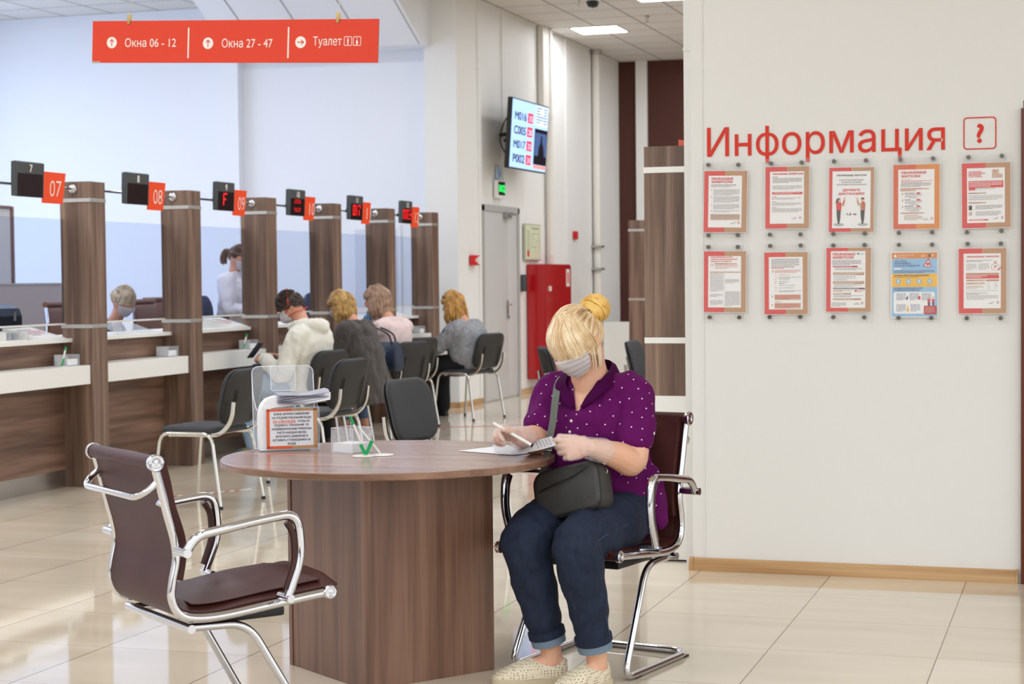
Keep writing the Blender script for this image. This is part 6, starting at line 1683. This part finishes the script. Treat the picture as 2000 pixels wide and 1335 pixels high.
for y in (-.025, .03):
    MB().tube(spline([(-.09, y, .06), (-.06, y * 1.2, .16), (.04, y * 1.3, .21), (.16, y * 1.2, .235), (.19, y, .215), (.12, y, .12), (.09, y, .05)], 6), .008, 8).build('handle', mat('black_strap', (26, 28, 34), .4), hb)
MB().tube([(-.13, 0, .102), (.13, 0, .102)], .004, 6).build('zipper', STEEL, hb)
MB().tube(spline([(.10, .05, .0), (.13, .08, -.06), (.06, .09, -.09), (.0, .08, -.02), (-.06, .06, .03)], 6), .006, 6).build('side_strap', mat('blue_scarf', (66, 104, 140), .7), hb)

# ------------------------------------------------------------------ ledges and desks of the windows
CL = mat('clear_box', (226, 230, 232), .1, alpha=.35)
for y, lb in ((10.30, 'window 07'), (11.66, 'window 08'), (13.0, 'window 09'), (16.84, 'window 12')):
    t = thing('note_box', 'clear note box with white slips on the white desk of ' + lb, 'box', (-6.405, y, .815), R(90), 'note boxes on the desks')
    MB().bx(-.02, .13, -.055, .045, .0, .003).bx(-.02, -.017, -.055, .045, .003, .075).bx(.127, .13, -.055, .045, .003, .075).bx(-.017, .127, .042, .045, .003, .075).build('box', CL, t, 0)
    MB().bx(-.012, .122, -.045, .035, .004, .045, .002).build('slips', PAPER, t, 0)
for (x, y, a, lb) in ((-6.37, 10.255, 14, 'white and green desk pen on the leftmost white desk, under the 07 plaque'), (-6.37, 12.9, 20, 'white and green desk pen above the smartphone of the man in the hoodie')):
    t = thing('desk_pen', lb, 'pen', (x, y, .815), R(80))
    MB().lathe([(0, 0), (.03, 0), (.028, .004), (0, .006)], (0, 0, 0), 20).build('base', WHITEP, t)
    v = V((math.sin(R(a)), 0, math.cos(R(a)))); MB().tube([V((-.01, 0, .004)), v * .11], .007, 10).build('pen', WHITEP, t)
    MB().tube([v * .11, v * .13], .0085, 10).tube([V((-.014, -.004, .004)), V((-.006, -.004, .004)) + v * .05], .006, 8).build('green_tip', GREEN, t)
MB_ = None
def stand(y, lb):
    t = thing('document_stand', 'sloped white notice stand on the ledge of ' + lb, 'stand', (-6.60, y, .993), 0, 'notice stands on the ledges')
    MB().loft([[V((x, yy, z)) for x, z in ((.14, .0), (.14, .006), (-.12, .075), (-.12, 0))] for yy in (0, .34)]).build('wedge', WHITEP, t, 0)
    m = MB(); mt = M.Translation((.14, .02, .0075)) @ M(((0, -.9663, 0, 0), (1, 0, 0, 0), (0, .2577, 1, 0), (0, 0, 0, 1)))
    m.rect(mt, .01, .02, .29, .25); m.mi = 1
    for k, (w, c) in enumerate(((.16, 1), (.22, 2), (.2, 2), (.1, 1))): m.mi = c; m.rect(mt, .06, .2 - k * .04, .06 + w, .212 - k * .04, .001)
    m.build('sheet', [PAPER, PGR, PRED], t, 0, recalc=False)
for y, lb in ((10.10, 'window 07'), (12.85, 'window 09'), (16.45, 'window 12')): stand(y, lb)
t = thing('document_stand', 'clear sloped acrylic cover on the ledge of window 08', 'stand', (-6.60, 11.2, .993))
MB().loft([[V((x, yy, z)) for x, z in ((.12, .0), (.12, .004), (-.12, .085), (-.12, .08))] for yy in (0, .5)]).build('cover', CL, t, 0)
t = thing('letter_tray', 'pale grey paper tray on the ledge of window 07', 'tray', (-6.62, 9.84, .993))
MB().bx(-.12, .1, 0, .24, 0, .006).bx(-.12, -.11, 0, .24, .006, .075).bx(-.11, .1, 0, .006, .006, .06).bx(-.11, .1, .234, .24, .006, .06).build('tray', WHITEP, t, 0)
for y in (.06, .14): MB().bx(-.1, .08, y, y + .03, .006, .05).build('paper_bundle', mat('grey_paper', (176, 178, 184), .7), t, 0)
t = thing('printer', 'black desktop printer with a rounded top behind the ledge of window 07', 'printer', (-6.92, 9.98, .993))
m = MB(); m.loft([[V((x, y, z)) for x, z in ((.13, 0), (.13, .15), (.11, .20), (.04, .225), (-.1, .225), (-.12, .2), (-.12, 0))] for y in (0, .46)]); m.build('body', mat('blue_black_plastic', (34, 38, 50), .3), t, 30)
MB().loft([[V((x, y, z)) for x, z in ((.132, .152), (.113, .203), (.042, .228), (-.02, .228), (-.02, .21), (.1, .19), (.12, .15))] for y in (.02, .44)]).build('lid', mat('slate_plastic', (72, 84, 104), .25), t, 30)
MB().bx(.13, .15, .05, .4, .03, .06).build('paper_slot', BLACKP, t, 0); MB().bx(.131, .134, .36, .385, .12, .18).build('button_strip', ALU, t, 0)
# staff equipment
t = thing('id_camera', 'slim black camera post on the ledge of window 09', 'camera', (-6.68, 12.72, .993))
MB().cyl((0, 0, 0), (0, 0, .15), .011, seg=12).bx(-.01, .01, -.05, .0, .05, .08, .004).build('post', BLACKP, t); MB().cyl((0, 0, 0), (0, 0, .008), .03, seg=16).build('foot', BLACKP, t)
tag(MB().bx(-7.12, -6.99, 13.3, 13.9, .98, 1.06, .01).bx(-7.1, -7.02, 13.5, 13.6, .765, .98).build('monitor', BLACKP), 'black monitor top edge behind the glass of window 09', 'monitor')
WL = mat('brown_staff_leather', (124, 82, 62), .4)
sc_ = None
for (x, y, a, lb) in ((-8.53, 13.24, 190, 'brown leather staff chair behind the glass of window 07'), (-8.53, 14.72, 186, 'brown leather staff chair behind the masked clerk at window 08'), (-9.23, 16.3, 176, 'brown leather staff chair cut by the pillar right of window 08')):
    if sc_ is None:
        t = sc_ = thing('staff_chair', lb, 'chair', (x, y, 0), R(a), 'brown staff chairs')
        m = MB(); rg = spline([(-.22, 0, 1.17), (-.235, 0, 1.0), (-.2, 0, .75), (-.2, 0, .55), (-.12, 0, .47), (.22, 0, .49)], 5)
        m.loft([[p + V((0, y_, 0)) + q for y_, q in ((-.24, V((0, 0, 0))), (.24, V((0, 0, 0))), (.24, V((-.045, 0, -.03))), (-.24, V((-.045, 0, -.03))))] for p in rg]); m.build('shell', WL, t, 50)
        for s_ in (-1, 1):
            MB().tube([p + V((-.02, s_ * .245, -.015)) for p in rg], .013, 8).build('side_rail', CHROME, t)
            MB().tube(fillet([(-.2, s_ * .27, .66), (.1, s_ * .27, .70), (.12, s_ * .27, .5)], .05), .013, 8).build('arm', CHROME, t)
        MB().cyl((-.235, -.25, 1.18), (-.235, .25, 1.18), .022).build('head_roller', WL, t)
        m = MB().cyl((0, 0, .12), (0, 0, .47), .028)
        for k in range(5): v = V((math.cos(k * 2 * PI / 5), math.sin(k * 2 * PI / 5), 0)); m.tube([V((0, 0, .11)), v * .28 + V((0, 0, .07))], .018, 8); m.ball(v * .28 + V((0, 0, .03)), .03, None, 10)
        m.build('star_base', CHROME, t)
    else: dup(sc_, (x, y, 0), R(a), lb)
for (x, y, a, lb) in ((-7.88, 14.62, 184, 'dark blue-grey staff chair left of the clerk with the ponytail'), (-7.85, 17.0, 184, 'dark staff chair back beside the pillar right of window 10'), (-7.75, 16.0, 184, 'dark staff chair back hidden by the pillar right of window 09')):
    t = thing('office_chair', lb, 'chair', (x, y, 0), R(a), 'dark staff chairs')
    DK = mat('blue_grey_upholstery', (70, 74, 98), .7)
    m, rg = pad(.46, .62, .06, .16, 0); m.loft([[V((-.26 + p.z - .0, p.y, .92 + p.x)) for p in r_] for r_ in rg]); m.build('backrest', DK, t, 50)
    m, rg = pad(.48, .46, .07, .12, 0); m.loft([[V((p.x - .0, p.y, .45 + p.z)) for p in r_] for r_ in rg]); m.build('seat', DK, t, 50)
    m = MB().cyl((0, 0, .1), (0, 0, .46), .026).tube([(-.05, 0, .45), (-.24, 0, .47), (-.27, 0, .7)], .02, 8)
    for k in range(5): v = V((math.cos(k * 2 * PI / 5), math.sin(k * 2 * PI / 5), 0)); m.tube([V((0, 0, .1)), v * .27 + V((0, 0, .06))], .016, 8); m.ball(v * .27 + V((0, 0, .028)), .028, None, 10)
    m.build('star_base', BLACKP, t)
# grey cupboard and low partition at the far left of the staff zone
t = thing('cupboard', 'tall grey cupboard with a wooden rim behind window 07', 'cupboard', (-9.5, 13.4, 0), R(0))
MB().bx(-.5, .0, -.6, 1.05, 0, 2.05, .004).build('body', mat('grey_board', (206, 206, 210), .6), t, 0)
MB().bx(-.02, .012, 1.05, 1.09, 0, 2.07).bx(-.02, .012, -.6, 1.05, 2.05, 2.075).build('rim', mat('rim_wood', (128, 96, 92), .5), t, 0)
t = thing('partition', 'low grey office partition behind window 07', 'partition', (-9.1, 13.6, 0))
MB().bx(-.04, .0, .05, 1.2, 0, 1.345, .004).build('panel', mat('partition_grey', (190, 180, 180), .7), t, 0); MB().bx(-.045, .005, .05, 1.2, 1.345, 1.36).build('top_rail', ALU, t, 0)
